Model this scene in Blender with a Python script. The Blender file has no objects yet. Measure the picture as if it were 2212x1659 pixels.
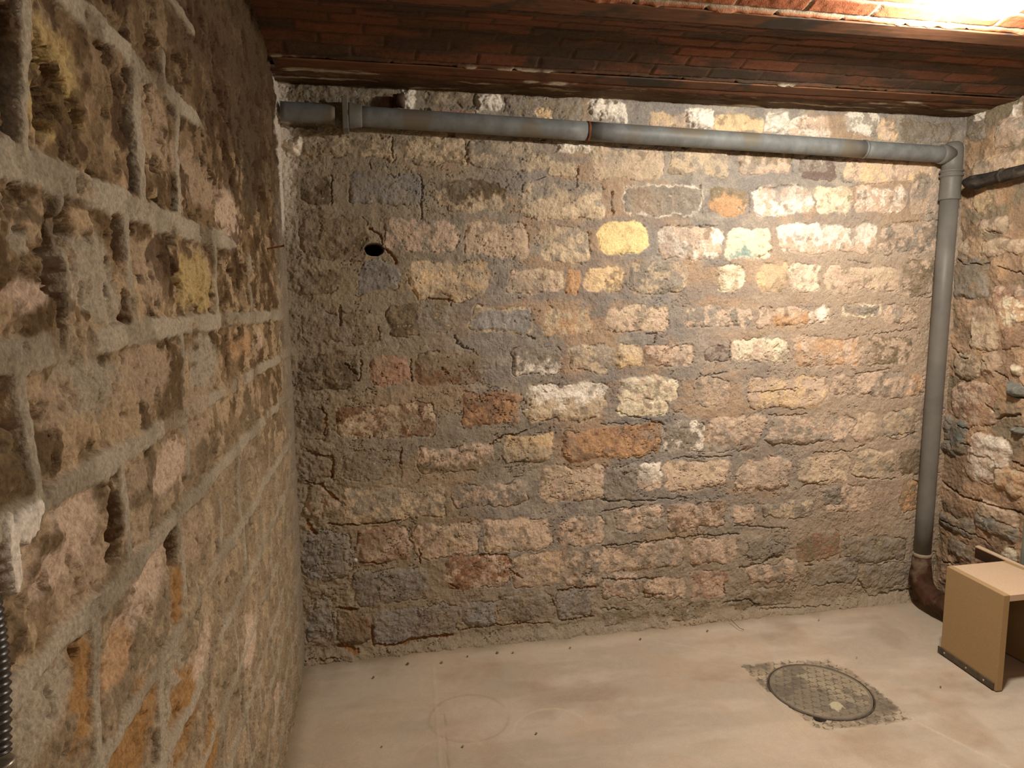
import bpy, bmesh, math, random
import numpy as np
from mathutils import Vector, Matrix

# ------------------------------------------------------------------ camera, world, light, exposure
W, H = 3.255, 2.5            # room width (X), ceiling springing height (Z); back wall at Y=0, camera looks along +Y
scene = bpy.context.scene
COL = scene.collection
cam_d = bpy.data.cameras.new('camera')
cam = bpy.data.objects.new('camera', cam_d)
COL.objects.link(cam)
YAW, PITCH, ROLL = 0.193392699, 0.124968989, -0.00708339
fwd = Vector((math.sin(YAW)*math.cos(PITCH), math.cos(YAW)*math.cos(PITCH), -math.sin(PITCH)))
rgt = Vector((math.cos(YAW), -math.sin(YAW), 0)); upv = rgt.cross(fwd)
r2 = math.cos(ROLL)*rgt + math.sin(ROLL)*upv
u2 = -math.sin(ROLL)*rgt + math.cos(ROLL)*upv
M = Matrix((r2, u2, -fwd)).transposed().to_4x4()
M.translation = Vector((0.3556, -3.0513, 1.6296))
cam.matrix_world = M
cam_d.sensor_width = 36.0
cam_d.lens = 1494.58/2212*36.0
cam_d.clip_start = 0.05
scene.camera = cam

world = bpy.data.worlds.new('world'); scene.world = world
world.use_nodes = True
world.node_tree.nodes['Background'].inputs[0].default_value = (0.02, 0.018, 0.015, 1)
world.node_tree.nodes['Background'].inputs[1].default_value = 0.0

LAMP_POS = (2.19, -1.19, 2.475)      # ceiling lamp in the second bay
LAMP_EMIT = 560.0
LAMP_COL = (1.0, 0.93, 0.83)
FILL_POS = (1.7, -3.45, 2.42)        # added fill lamp behind the camera, evens out the lighting
FILL_EMIT = 70.0

vs = scene.view_settings
vs.view_transform = 'Standard'; vs.look = 'None'; vs.gamma = 1.0; vs.use_curve_mapping = False
vs.exposure = 0.0
scene.cycles.max_bounces = 8
scene.cycles.diffuse_bounces = 5
scene.cycles.sample_clamp_indirect = 6.0
scene.cycles.use_denoising = True

# ------------------------------------------------------------------ measured stone layouts (metres on each wall)
# BACK_STONES: centre x, centre z, half width, half height, colour, second colour, pattern
BACK_STONES = [
(0.209,2.462,0.197,0.041,'D','G','m'),
(0.352,2.433,0.046,0.033,'D','T','m'),
(0.437,2.438,0.032,0.035,'B','-','-'),
(0.515,2.452,0.038,0.045,'W','-','d'),
(0.696,2.464,0.103,0.035,'D','T','m'),
(0.86,2.456,0.06,0.037,'W','-','d'),
(0.708,2.411,0.098,0.013,'S','-','-'),
(1.114,2.44,0.179,0.051,'G','D','m'),
(1.396,2.439,0.083,0.043,'W','-','d'),
(1.112,2.418,0.039,0.029,'O2','G','m'),
(0.238,2.255,0.212,0.044,'D','T','m'),
(0.053,2.254,0.024,0.038,'W','-','d'),
(0.622,2.25,0.136,0.055,'T','D','m'),
(0.945,2.247,0.175,0.062,'G','T','m'),
(1.275,2.28,0.108,0.022,'W','-','d'),
(1.187,2.192,0.067,0.03,'T','-','-'),
(1.486,2.226,0.165,0.066,'T','P','m'),
(0.126,2.08,0.063,0.068,'M','D','m'),
(0.409,2.089,0.15,0.068,'K','G','m'),
(0.773,2.069,0.159,0.06,'M','T','b'),
(1.19,2.058,0.202,0.082,'T','G','t'),
(0.196,1.888,0.135,0.1,'D','M','m'),
(0.561,1.897,0.158,0.064,'P','G','m'),
(0.891,1.88,0.138,0.075,'P','T','m'),
(1.202,1.861,0.115,0.078,'T','G','m'),
(1.478,1.891,0.114,0.08,'Y','-','c'),
(0.381,1.72,0.079,0.062,'K','-','-'),
(0.678,1.707,0.179,0.078,'T','O2','m'),
(1.064,1.696,0.12,0.055,'P','T','m'),
(1.23,1.689,0.035,0.058,'O','-','-'),
(1.381,1.702,0.097,0.057,'O2','-','-'),
(1.64,1.709,0.137,0.068,'G','T','m'),
(0.136,1.69,0.077,0.048,'D','M','m'),
(0.207,1.506,0.16,0.069,'D','G','m'),
(0.477,1.529,0.067,0.07,'D','M','m'),
(0.618,1.543,0.069,0.068,'G','D','m'),
(0.9,1.527,0.142,0.062,'K','T','r'),
(1.211,1.521,0.114,0.061,'T','O','m'),
(0.156,1.316,0.125,0.077,'M','D','m'),
(0.415,1.308,0.088,0.065,'S','-','-'),
(0.659,1.314,0.142,0.068,'D','B','b'),
(0.84,1.333,0.034,0.031,'G','-','-'),
(1.064,1.341,0.116,0.065,'G','W','b'),
(1.32,1.343,0.106,0.058,'T','G','m'),
(0.08,1.097,0.046,0.064,'D','M','m'),
(0.389,1.094,0.22,0.069,'B','T','m'),
(0.855,1.13,0.139,0.072,'R','O','m'),
(1.207,1.151,0.192,0.084,'T','W','t'),
(0.089,0.896,0.057,0.059,'D','G','m'),
(0.32,0.9,0.127,0.063,'D','G','m'),
(0.692,0.91,0.174,0.061,'P','D','b'),
(1.033,0.939,0.112,0.067,'O2','T','b'),
(1.435,0.948,0.247,0.078,'O','R','m'),
(0.103,0.741,0.074,0.069,'D','P','m'),
(0.418,0.716,0.23,0.081,'T','G','m'),
(0.849,0.73,0.17,0.055,'G','P','m'),
(1.245,0.758,0.159,0.081,'P','T','m'),
(1.685,2.416,0.09,0.028,'P','O2','m'),
(1.839,2.424,0.06,0.038,'W','-','d'),
(2.032,2.414,0.124,0.037,'O2','-','-'),
(2.227,2.432,0.058,0.051,'W','-','d'),
(2.4,2.415,0.109,0.039,'P','W','m'),
(2.672,2.441,0.08,0.056,'W','G','m'),
(2.811,2.421,0.053,0.05,'O2','P','m'),
(3.026,2.41,0.147,0.053,'G','D','m'),
(1.839,2.239,0.148,0.062,'T','G','m'),
(2.176,2.247,0.136,0.057,'P','D','t'),
(2.458,2.229,0.095,0.052,'V','G','m'),
(2.872,2.228,0.276,0.049,'P','O2','m'),
(1.662,2.063,0.191,0.067,'G','W','r'),
(1.994,2.065,0.097,0.061,'O','D','t'),
(2.265,2.069,0.143,0.064,'W','P','m'),
(2.534,2.076,0.098,0.067,'C','T','m'),
(2.796,2.09,0.135,0.07,'P','W','m'),
(3.056,2.12,0.097,0.096,'P','G','m'),
(1.801,1.874,0.158,0.076,'P','W','m'),
(2.095,1.871,0.113,0.07,'C','-','q'),
(2.515,1.898,0.273,0.068,'W','P','b'),
(2.984,1.9,0.171,0.072,'G','P','m'),
(2.008,1.707,0.066,0.068,'C','T','m'),
(2.234,1.715,0.075,0.071,'O2','-','-'),
(2.399,1.712,0.084,0.069,'P','C','m'),
(2.724,1.699,0.208,0.064,'P','T','m'),
(3.041,1.702,0.102,0.094,'D','P','m'),
(1.56,1.528,0.156,0.058,'P','T','m'),
(1.962,1.529,0.172,0.047,'G','P','m'),
(2.203,1.529,0.047,0.051,'P','-','-'),
(2.352,1.524,0.095,0.051,'O','P','t'),
(2.491,1.528,0.044,0.043,'W','P','m'),
(2.725,1.55,0.111,0.033,'G','C','r'),
(2.943,1.526,0.097,0.048,'P','G','m'),
(1.511,1.356,0.067,0.051,'O2','T','m'),
(1.705,1.353,0.12,0.054,'P','B','m'),
(1.953,1.355,0.072,0.037,'V','G','m'),
(2.176,1.365,0.144,0.053,'C','P','m'),
(2.538,1.352,0.186,0.067,'P','O','m'),
(2.888,1.35,0.131,0.07,'D','P','m'),
(1.607,1.186,0.153,0.061,'C','P','m'),
(1.582,1.104,0.126,0.035,'C','T','m'),
(1.93,1.171,0.093,0.062,'P','G','m'),
(2.336,1.16,0.219,0.08,'P','O2','m'),
(2.626,1.181,0.06,0.054,'P','-','-'),
(2.846,1.174,0.144,0.062,'P','G','m'),
(3.054,1.166,0.048,0.057,'P','O','m'),
(1.794,0.959,0.098,0.066,'G','W','m'),
(2.064,0.955,0.156,0.091,'P','G','b'),
(2.47,0.969,0.22,0.076,'P','G','m'),
(2.772,0.961,0.07,0.08,'P','T','m'),
(2.989,0.978,0.101,0.073,'T','G','m'),
(1.478,0.753,0.095,0.073,'G','-','-'),
(1.629,0.77,0.06,0.063,'W','P','b'),
(1.869,0.763,0.169,0.071,'P','T','m'),
(2.233,0.746,0.148,0.077,'P','-','-'),
(2.575,0.755,0.137,0.08,'T','P','m'),
(2.85,0.778,0.116,0.069,'T','G','m'),
(3.067,0.764,0.066,0.068,'D','-','-'),
(2.615,0.607,0.055,0.058,'G','-','-'),
(2.745,0.597,0.075,0.072,'P','-','-'),
(3.067,0.584,0.053,0.081,'O','D','m'),
(1.581,0.597,0.116,0.029,'P','-','-'),
(0.362,0.529,0.113,0.085,'P','R','m'),
(0.64,0.527,0.151,0.075,'P','T','m'),
(0.971,0.528,0.16,0.078,'P','T','m'),
(1.279,0.519,0.119,0.065,'P','G','m'),
(1.564,0.562,0.122,0.059,'P','G','m'),
(1.879,0.554,0.154,0.061,'P','B','m'),
(2.128,0.551,0.06,0.047,'P','-','-'),
(2.37,0.557,0.147,0.04,'G','T','m'),
(2.703,0.545,0.116,0.02,'P','-','-'),
(0.114,0.496,0.096,0.109,'K','G','m'),
(0.395,0.334,0.165,0.08,'G','K','m'),
(0.788,0.366,0.149,0.081,'R','P','m'),
(1.072,0.358,0.124,0.074,'P','O2','m'),
(1.302,0.33,0.099,0.093,'G','P','m'),
(1.588,0.378,0.201,0.065,'P','G','m'),
(1.97,0.374,0.136,0.064,'P','-','-'),
(2.269,0.367,0.112,0.058,'G','D','m'),
(2.55,0.35,0.115,0.074,'D','R','m'),
(2.888,0.301,0.188,0.068,'G','D','m'),
(0.068,0.199,0.06,0.093,'K','G','m'),
(0.211,0.16,0.071,0.083,'D','B','m'),
(0.495,0.142,0.193,0.081,'K','G','m'),
(0.788,0.16,0.085,0.063,'K','-','-'),
(1.014,0.169,0.124,0.069,'G','D','m'),
(1.253,0.171,0.089,0.074,'G','K','m'),
(1.486,0.232,0.098,0.066,'P','G','m'),
(1.711,0.197,0.103,0.052,'P','-','-'),
(1.944,0.197,0.1,0.075,'S','P','m'),
(2.305,0.226,0.142,0.056,'P','G','m'),
(2.635,0.197,0.139,0.057,'G','D','m'),
(2.948,0.16,0.15,0.058,'G','D','m'),
(1.513,0.075,0.123,0.03,'D','G','m'),
(1.808,0.071,0.143,0.035,'D','G','m'),
(2.255,0.098,0.161,0.046,'D','G','m'),
]
BACK_CRACKS = [
(0.0032,'r',[0.042,0.98,0.071,0.962,0.151,0.945,0.156,0.925,0.147,0.854]),
(0.0039,'r',[0.042,0.839,0.103,0.829]),
(0.0045,'r',[0.109,0.823,0.138,0.769,0.175,0.753]),
(0.0029,'r',[0.116,1.166,0.13,1.128,0.124,1.038]),
(0.0026,'r',[0.85,0.964,0.918,1.001,1.021,1.017]),
(0.0029,'r',[0.448,0.976,0.443,0.904]),
(0.0032,'r',[0.121,0.646,0.246,0.629,0.348,0.629,0.446,0.643]),
(0.0065,'r',[0.444,0.065,0.531,0.07,0.667,0.07]),
(0.0042,'r',[0.295,0.151,0.299,0.067,0.371,0.048,0.437,0.052]),
(0.011,'r',[0.156,0.068,0.226,0.046]),
(0.0065,'r',[0.034,0.659,0.063,0.61]),
(0.0045,'r',[0.162,0.248,0.226,0.235]),
(0.0029,'r',[0.253,0.453,0.369,0.44]),
(0.0029,'r',[0.521,0.5,0.52,0.431]),
(0.0026,'r',[0.651,0.321,0.691,0.296]),
(0.0016,'r',[0.007,0.029,0.148,0.02]),
(0.0019,'r',[0.702,0.088,0.875,0.099,1.124,0.081]),
(0.0023,'r',[1.175,0.241,1.357,0.243]),
(0.0016,'r',[1.189,0.089,1.351,0.095]),
(0.0016,'r',[0.789,0.451,0.92,0.44]),
(0.0013,'r',[0.927,0.368,0.989,0.327]),
(0.0019,'r',[1.139,0.19,1.153,0.166]),
(0.0011,'k',[0.451,2.299,0.447,2.197]),
(0.0011,'k',[0.759,2.281,0.76,2.202]),
(0.0027,'k',[1.263,2.202,1.251,2.119]),
(0.0034,'k',[1.418,2.092,1.42,2.001]),
(0.0011,'k',[0.563,2.132,0.563,1.965]),
(0.0011,'k',[0.192,2.137,0.187,2.017]),
(0.0011,'k',[0.355,2.197,0.353,2.173]),
(0.0032,'r',[0.343,1.922,0.386,1.901,0.397,1.84,0.436,1.809,0.453,1.778]),
(0.0023,'k',[1.851,2.131,1.859,2.009]),
(0.0015,'k',[2.088,2.128,2.094,2.013]),
(0.0019,'k',[2.133,2.123,2.285,2.145,2.359,2.141]),
(0.0012,'k',[1.633,1.945,1.935,1.955]),
(0.0061,'k',[2.213,1.84,2.155,1.806]),
(0.0012,'k',[2.814,1.953,2.91,1.984,3.148,1.996]),
(0.0035,'k',[2.557,2.244,2.582,2.172,2.637,2.169]),
(0.0012,'k',[2.311,2.277,2.315,2.198]),
(0.0019,'k',[1.765,2.444,1.793,2.384,1.878,2.387]),
(0.0018,'k',[1.354,2.445,1.359,2.405]),
(0.0014,'k',[1.363,2.45,1.398,2.411]),
(0.0014,'k',[0.799,2.494,0.798,2.438]),
(0.0011,'k',[2.63,1.8,2.686,1.788,2.756,1.782]),
(0.0011,'k',[2.675,2.177,2.704,2.154,2.766,2.167]),
(0.0014,'k',[2.171,2.426,2.224,2.408]),
(0.0032,'r',[0.586,1.626,0.643,1.62,0.688,1.619,0.681,1.594]),
(0.0019,'k',[0.692,1.459,0.723,1.412,0.782,1.402]),
(0.0029,'k',[1.023,1.463,1.057,1.44]),
(0.0013,'k',[0.369,1.509,0.367,1.446]),
(0.0023,'k',[0.287,1.365,0.282,1.276]),
(0.0058,'k',[0.221,1.348,0.269,1.308]),
(0.0016,'k',[0.503,1.36,0.504,1.269]),
(0.0029,'k',[1.591,1.457,1.642,1.457,1.628,1.408]),
(0.0019,'k',[1.452,1.102,1.51,1.069,1.569,1.056,1.62,1.038,1.695,1.022]),
(0.0013,'k',[1.38,1.036,1.562,1.028]),
(0.0016,'k',[2.125,1.16,2.25,1.163,2.377,1.162]),
(0.0013,'k',[2.699,1.231,2.898,1.257]),
(0.0016,'k',[2.939,0.908,3.086,0.917]),
(0.0013,'k',[1.736,0.854,2.058,0.85]),
(0.0016,'k',[2.45,0.673,2.581,0.698]),
(0.0019,'k',[2.74,0.702,2.869,0.685,2.972,0.684]),
(0.0016,'k',[2.499,0.844,2.698,0.843,2.78,0.87]),
(0.0013,'k',[2.015,1.408,2.027,1.302]),
(0.0023,'k',[2.271,1.396,2.257,1.353,2.242,1.332]),
(0.001,'k',[2.247,1.043,2.448,1.042]),
(0.0016,'k',[1.384,0.668,1.605,0.654,1.832,0.654]),
(0.0016,'k',[1.472,0.612,1.591,0.626]),
(0.0013,'k',[2.802,1.436,3.045,1.455]),
(0.0013,'k',[1.861,1.271,1.891,1.252,2.013,1.267]),
(0.0025,'k',[1.386,0.444,1.609,0.444,1.777,0.452,1.938,0.452,2.098,0.448]),
(0.0017,'k',[1.384,0.614,1.48,0.625,1.576,0.62]),
(0.0017,'k',[2.081,0.493,2.376,0.457]),
(0.0029,'k',[1.388,0.282,1.543,0.263,1.702,0.254]),
(0.0029,'k',[2.12,0.272,2.204,0.28,2.287,0.301]),
(0.0034,'k',[2.255,0.306,2.34,0.314]),
(0.0025,'k',[2.794,0.147,2.862,0.052,3.138,0.074]),
(0.0029,'k',[2.032,0.094,2.147,0.103,2.234,0.065]),
(0.0038,'k',[1.604,0.184,1.713,0.174]),
(0.0017,'k',[2.234,0.044,2.418,0.037,2.627,0.027]),
(0.0025,'k',[2.609,0.153,2.71,0.139]),
(0.0042,'k',[2.483,0.251,2.527,0.253]),
(0.0017,'k',[1.389,0.127,1.536,0.107]),
(0.0021,'k',[2.029,0.195,2.041,0.144]),
(0.0041,'k',[0.212,1.599,0.205,1.52]),
(0.0084,'k',[0.013,2.333,0.129,2.334]),
(0.0046,'k',[0.689,2.318,0.708,2.318]),
(0.0046,'k',[0.57,2.413,0.61,2.412]),
]
LEFT_JOINTS = [
[(-2.187,1.955,0.0097),(-2.204,1.857,0.0094),(-2.216,1.826,0.0092),(-2.217,1.797,0.0092),(-2.213,1.77,0.0093)],
[(-1.82,1.995,0.0163),(-1.831,1.916,0.0161),(-1.833,1.859,0.0162),(-1.846,1.779,0.016)],
[(-1.666,2.059,0.0119),(-1.68,2.009,0.0117)],
[(-1.59,1.992,0.0118),(-1.609,1.904,0.0116),(-1.634,1.773,0.0113)],
[(-2.135,1.747,0.0095),(-2.133,1.689,0.0096),(-2.135,1.634,0.0097),(-2.136,1.576,0.0097)],
[(-1.919,1.75,0.012),(-1.921,1.662,0.0121),(-1.925,1.587,0.0121)],
[(-1.334,1.757,0.0145),(-1.351,1.657,0.0143),(-1.347,1.583,0.0145)],
[(-0.884,1.745,0.0118),(-0.92,1.604,0.0115)],
[(-2.273,1.569,0.01),(-2.27,1.531,0.0102),(-2.263,1.481,0.0105),(-2.26,1.431,0.0107)],
[(-1.663,1.562,0.0126),(-1.676,1.473,0.0124),(-1.685,1.408,0.0123)],
[(-2.016,1.4,0.0104),(-2.015,1.336,0.0105),(-2.016,1.248,0.0106)],
[(-1.667,1.388,0.0111),(-1.678,1.305,0.011)],
[(-1.758,1.24,0.0112),(-1.76,1.119,0.0113),(-1.774,1.024,0.0112)],
[(-2.145,1.233,0.0093),(-2.147,1.166,0.0094),(-2.172,1.052,0.009)],
[(-1.919,1.054,0.013),(-1.934,0.881,0.0129)],
[(-1.442,1.182,0.0133),(-1.455,1.013,0.0132)],
[(-1.216,1.213,0.0144),(-1.237,1.036,0.0143)],
[(-1.629,1.045,0.0156),(-1.64,0.883,0.0156)],
]
LEFT_PATCHES = [
('s',-2.132,1.908,0.088,0.043,'L1'),
('s',-2.146,1.838,0.105,0.032,'L1'),
('s',-2.03,1.82,0.096,0.024,'L2'),
('s',-1.959,1.927,0.091,0.059,'L2'),
('s',-1.904,2.02,0.1,0.034,'L2'),
('c',-2.233,1.862,0.025,0.071,'K0'),
('s',-1.727,1.934,0.077,0.073,'P0'),
('s',-1.451,1.888,0.21,0.05,'P0'),
('s',-1.387,1.977,0.18,0.062,'L2'),
('c',-1.865,1.86,0.022,0.065,'K0'),
('c',-1.652,1.837,0.016,0.051,'K0'),
('c',-2.156,1.655,0.017,0.064,'B0'),
('c',-1.951,1.717,0.025,0.037,'B0'),
('c',-1.947,1.621,0.013,0.027,'B0'),
('s',-2.238,1.639,0.06,0.029,'P1'),
('s',-2.232,1.672,0.061,0.039,'L2'),
('s',-2.247,1.69,0.029,0.028,'G1'),
('s',-2.102,1.646,0.025,0.023,'P1'),
('s',-2.061,1.67,0.076,0.048,'G1'),
('s',-2.024,1.622,0.066,0.037,'G1'),
('s',-1.814,1.665,0.073,0.068,'P0'),
('s',-2.092,1.523,0.133,0.035,'G1'),
('s',-1.848,1.516,0.142,0.059,'P0'),
('s',-2.199,1.51,0.068,0.031,'P0'),
('c',-2.302,1.535,0.012,0.04,'B0'),
('s',-1.51,1.655,0.157,0.057,'L1'),
('c',-1.392,1.626,0.018,0.041,'K0'),
('s',-1.13,1.826,0.122,0.072,'P1'),
('s',-1.031,1.503,0.111,0.038,'O1'),
('c',-1.248,1.489,0.027,0.05,'B0'),
('s',-0.798,1.495,0.087,0.042,'P1'),
('s',-1.47,1.498,0.125,0.059,'G1'),
('s',-1.559,1.391,0.112,0.055,'P0'),
('s',-1.786,1.34,0.12,0.039,'P1'),
('s',-1.949,1.366,0.06,0.034,'P0'),
('c',-2.058,1.33,0.026,0.061,'B0'),
('s',-2.192,1.363,0.095,0.062,'P1'),
('s',-2.155,1.285,0.078,0.038,'P0'),
('c',-2.315,1.386,0.01,0.018,'B0'),
('s',-1.966,1.199,0.119,0.073,'P1'),
('c',-1.8,1.212,0.024,0.046,'B0'),
('s',-1.796,1.118,0.048,0.062,'O0'),
('s',-1.67,1.175,0.097,0.051,'P0'),
('s',-2.18,1.167,0.027,0.075,'O0'),
('c',-2.195,1.222,0.009,0.013,'K0'),
('s',-2.304,1.198,0.082,0.041,'G1'),
('s',-2.075,1.146,0.063,0.036,'O1'),
('s',-2.047,1.019,0.121,0.068,'O0'),
('s',-1.846,0.973,0.075,0.067,'G1'),
('s',-1.774,0.895,0.068,0.079,'O0'),
('s',-1.635,0.718,0.064,0.052,'O0'),
('s',-1.656,0.941,0.081,0.052,'P1'),
('s',-0.797,0.331,0.055,0.081,'P1'),
('s',-1.205,0.706,0.134,0.068,'P1'),
('w',-2.292,1.407,0.032,0.017,'W0'),
('w',-2.27,1.414,0.009,0.017,'W0'),
('w',-2.329,1.395,0.01,0.039,'W0'),
('s',-2.319,1.364,0.017,0.018,'B1'),
('s',-2.157,1.723,0.036,0.016,'B1'),
('s',-2.223,1.716,0.072,0.015,'B1'),
('s',-2.06,1.749,0.06,0.007,'B1'),
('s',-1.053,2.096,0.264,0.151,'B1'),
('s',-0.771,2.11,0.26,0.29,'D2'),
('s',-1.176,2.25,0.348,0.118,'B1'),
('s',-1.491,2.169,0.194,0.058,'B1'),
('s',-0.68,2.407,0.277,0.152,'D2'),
]
RIGHT_CRACKS = [
(0.0038,[0.034,0.663,-0.068,0.625,-0.143,0.604,-0.242,0.616,-0.354,0.616,-0.477,0.62]),
(0.0021,[0.027,0.454,-0.105,0.442,-0.219,0.437,-0.307,0.421]),
(0.0025,[-0.089,0.974,-0.142,0.95,-0.17,0.98]),
(0.0017,[-0.267,1.266,-0.334,1.226]),
(0.005,[-0.298,1.036,-0.349,1.061,-0.418,1.072]),
(0.005,[-0.395,0.846,-0.459,0.838]),
(0.0034,[-0.038,0.227,-0.103,0.234,-0.143,0.257]),
(0.0021,[-0.108,0.874,-0.179,0.88]),
(0.0025,[-0.005,1.804,-0.048,1.777,-0.184,1.769]),
(0.0021,[0.009,1.372,-0.058,1.325,-0.12,1.305]),
(0.0021,[-0.231,1.757,-0.375,1.713]),
(0.0013,[-0.338,1.163,-0.429,1.152]),
(0.0011,[-0.234,1.1,-0.279,1.07]),
(0.0011,[-0.206,1.306,-0.232,1.275]),
(0.0018,[-0.406,0.438,-0.443,0.447]),
(0.0017,[-0.16,1.931,-0.217,1.918]),
]
RIGHT_STONES = [
(-0.272,0.868,0.11,0.081,'W','P','m'),
(-0.332,0.561,0.121,0.073,'P','T','m'),
(-0.159,1.093,0.131,0.104,'P','R','m'),
(-0.382,1.188,0.044,0.035,'N','-','n'),
(-0.413,0.999,0.031,0.017,'N','-','n'),
(-0.235,0.771,0.085,0.07,'P','W','m'),
(-0.058,0.899,0.078,0.095,'N','D','m'),
(-0.004,0.852,0.054,0.044,'G','-','-'),
(-0.386,0.752,0.079,0.059,'T','O','m'),
(-0.18,1.953,0.079,0.04,'P','T','m'),
(-0.247,1.845,0.118,0.039,'P','T','m'),
(-0.082,1.698,0.099,0.103,'G','D','m'),
(-0.299,1.588,0.089,0.07,'S','P','m'),
(-0.183,1.458,0.076,0.105,'T','P','m'),
(-0.34,1.538,0.053,0.065,'C','O','m'),
(-0.342,1.422,0.062,0.058,'S','-','-'),
(-0.193,2.225,0.138,0.05,'P','O2','m'),
(-0.057,2.432,0.059,0.052,'G','D','m'),
(-0.246,2.362,0.072,0.076,'P','G','m'),
(-0.079,2.483,0.031,0.018,'W','-','d'),
(-0.277,2.458,0.031,0.03,'W','P','m'),
(-0.126,2.093,0.057,0.064,'O2','D','m'),
(-0.021,1.845,0.031,0.05,'T','-','-'),
(-0.076,0.523,0.052,0.035,'B','D','m'),
(-0.101,0.451,0.113,0.043,'G','D','m'),
(-0.337,0.508,0.121,0.045,'G','N','m'),
(-0.145,0.332,0.081,0.043,'D','G','m'),
(-0.436,0.406,0.042,0.032,'C','-','-'),
(0.011,0.961,0.059,0.039,'G','-','-'),
(-0.236,1.295,0.055,0.056,'P','T','m'),
(-0.101,1.275,0.08,0.067,'T','D','m'),
(-0.383,1.274,0.035,0.027,'C','P','m'),
]
# ------------------------------------------------------------------ helpers
def lin(c):
    c = np.asarray(c, float)/255.0
    return np.where(c <= 0.04045, c/12.92, ((c+0.055)/1.055)**2.4)

PAL = {k: lin(v) for k, v in dict(
    T=(196,174,142), P=(200,172,148), S=(172,130,104), O=(198,148,98), O2=(220,186,136), B=(140,104,74),
    R=(160,114,82), G=(148,138,124), W=(226,219,206), D=(136,121,98), K=(146,141,134), Y=(232,206,150),
    C=(222,211,180), V=(120,100,94), M=(106,88,62), N=(118,120,112),
    L1=(190,166,112), L2=(140,114,76), P0=(176,150,118), P1=(208,180,154), G1=(168,157,136), O0=(164,124,74),
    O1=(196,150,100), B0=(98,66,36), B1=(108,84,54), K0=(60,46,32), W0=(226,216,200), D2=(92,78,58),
    MO=(140,130,118), ML=(142,132,114)).items()}

_tan = lin((165,152,134))
for _k in 'T P S O O2 B R C V M W P0 P1 O1 B1 L2'.split():
    PAL[_k] = PAL[_k]*0.66+_tan*0.34*(PAL[_k].sum()/_tan.sum())
_tabs = {}
def vnoise(x, y, seed):
    if seed not in _tabs:
        _tabs[seed] = np.random.RandomState(seed).rand(256, 256)
    t = _tabs[seed]
    xi = np.floor(x); yi = np.floor(y)
    fx = x-xi; fy = y-yi
    fx = fx*fx*(3-2*fx); fy = fy*fy*(3-2*fy)
    xi = xi.astype(np.int64) & 255; yi = yi.astype(np.int64) & 255
    x1 = (xi+1) & 255; y1 = (yi+1) & 255
    return (t[xi, yi]*(1-fx)+t[x1, yi]*fx)*(1-fy)+(t[xi, y1]*(1-fx)+t[x1, y1]*fx)*fy

def fbm(x, y, f, octv=4, seed=1, gain=0.5):
    s = 0; a = 1; tot = 0
    for o in range(octv):
        s = s+a*vnoise(x*f+17.3*o, y*f-9.1*o, seed+o); tot += a
        a *= gain; f *= 2.03
    return s/tot

def sstep(a, b, x):
    t = np.clip((x-a)/(b-a), 0, 1)
    return t*t*(3-2*t)

def mix(a, b, t):
    t = np.asarray(t)[..., None]
    return a*(1-t)+b*t

def poly_dist(U, V, pts, hw=None):
    """distance to a polyline; pts [(u,v)]; returns distance minus half width (hw list) when given"""
    best = np.full(U.shape, 9.0)
    for i in range(len(pts)-1):
        ax, ay = pts[i]; bx, by = pts[i+1]
        dx, dy = bx-ax, by-ay; L = dx*dx+dy*dy+1e-12
        t = np.clip(((U-ax)*dx+(V-ay)*dy)/L, 0, 1)
        d = np.hypot(U-ax-t*dx, V-ay-t*dy)
        if hw is not None:
            d = d-(hw[i]*(1-t)+hw[i+1]*t)
        best = np.minimum(best, d)
    return best

def window(u, v, u0, u1, v0, v1):
    i0, i1 = np.searchsorted(u, [u0, u1]); j0, j1 = np.searchsorted(v, [v0, v1])
    return slice(i0, i1), slice(j0, j1)

def grid_mesh(name, P, C, mat, flip=False, parent=None, mask=None):
    """P (n,m,3) vertex grid, C (n,m,3) linear colours -> one smooth mesh object"""
    n, m = P.shape[:2]
    me = bpy.data.meshes.new(name)
    me.vertices.add(n*m)
    me.vertices.foreach_set('co', P.reshape(-1).astype(np.float32))
    idx = np.arange(n*m).reshape(n, m)
    q = np.stack([idx[:-1, :-1], idx[1:, :-1], idx[1:, 1:], idx[:-1, 1:]], -1)
    if mask is not None:
        q = q[mask]
    q = q.reshape(-1, 4)
    if flip: q = q[:, ::-1]
    k = len(q)
    me.loops.add(k*4); me.polygons.add(k)
    me.loops.foreach_set('vertex_index', q.reshape(-1).astype(np.int32))
    me.polygons.foreach_set('loop_start', np.arange(0, k*4, 4, dtype=np.int32))
    me.polygons.foreach_set('loop_total', np.full(k, 4, dtype=np.int32))
    me.polygons.foreach_set('use_smooth', np.ones(k, dtype=bool))
    me.update(calc_edges=True)
    at = me.color_attributes.new('Col', 'FLOAT_COLOR', 'POINT')
    rgba = np.ones((n*m, 4), np.float32); rgba[:, :3] = np.clip(C.reshape(-1, 3), 0, 1)
    at.data.foreach_set('color', rgba.reshape(-1))
    me.materials.append(mat)
    o = bpy.data.objects.new(name, me); COL.objects.link(o)
    if parent: o.parent = parent
    return o

# ------------------------------------------------------------------ materials
def base_mat(name, rough=0.9, metallic=0.0, spec=0.25):
    m = bpy.data.materials.new(name); m.use_nodes = True
    b = m.node_tree.nodes['Principled BSDF']
    b.inputs['Roughness'].default_value = rough
    b.inputs['Metallic'].default_value = metallic
    b.inputs['Specular IOR Level'].default_value = spec
    return m, m.node_tree, b

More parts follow.
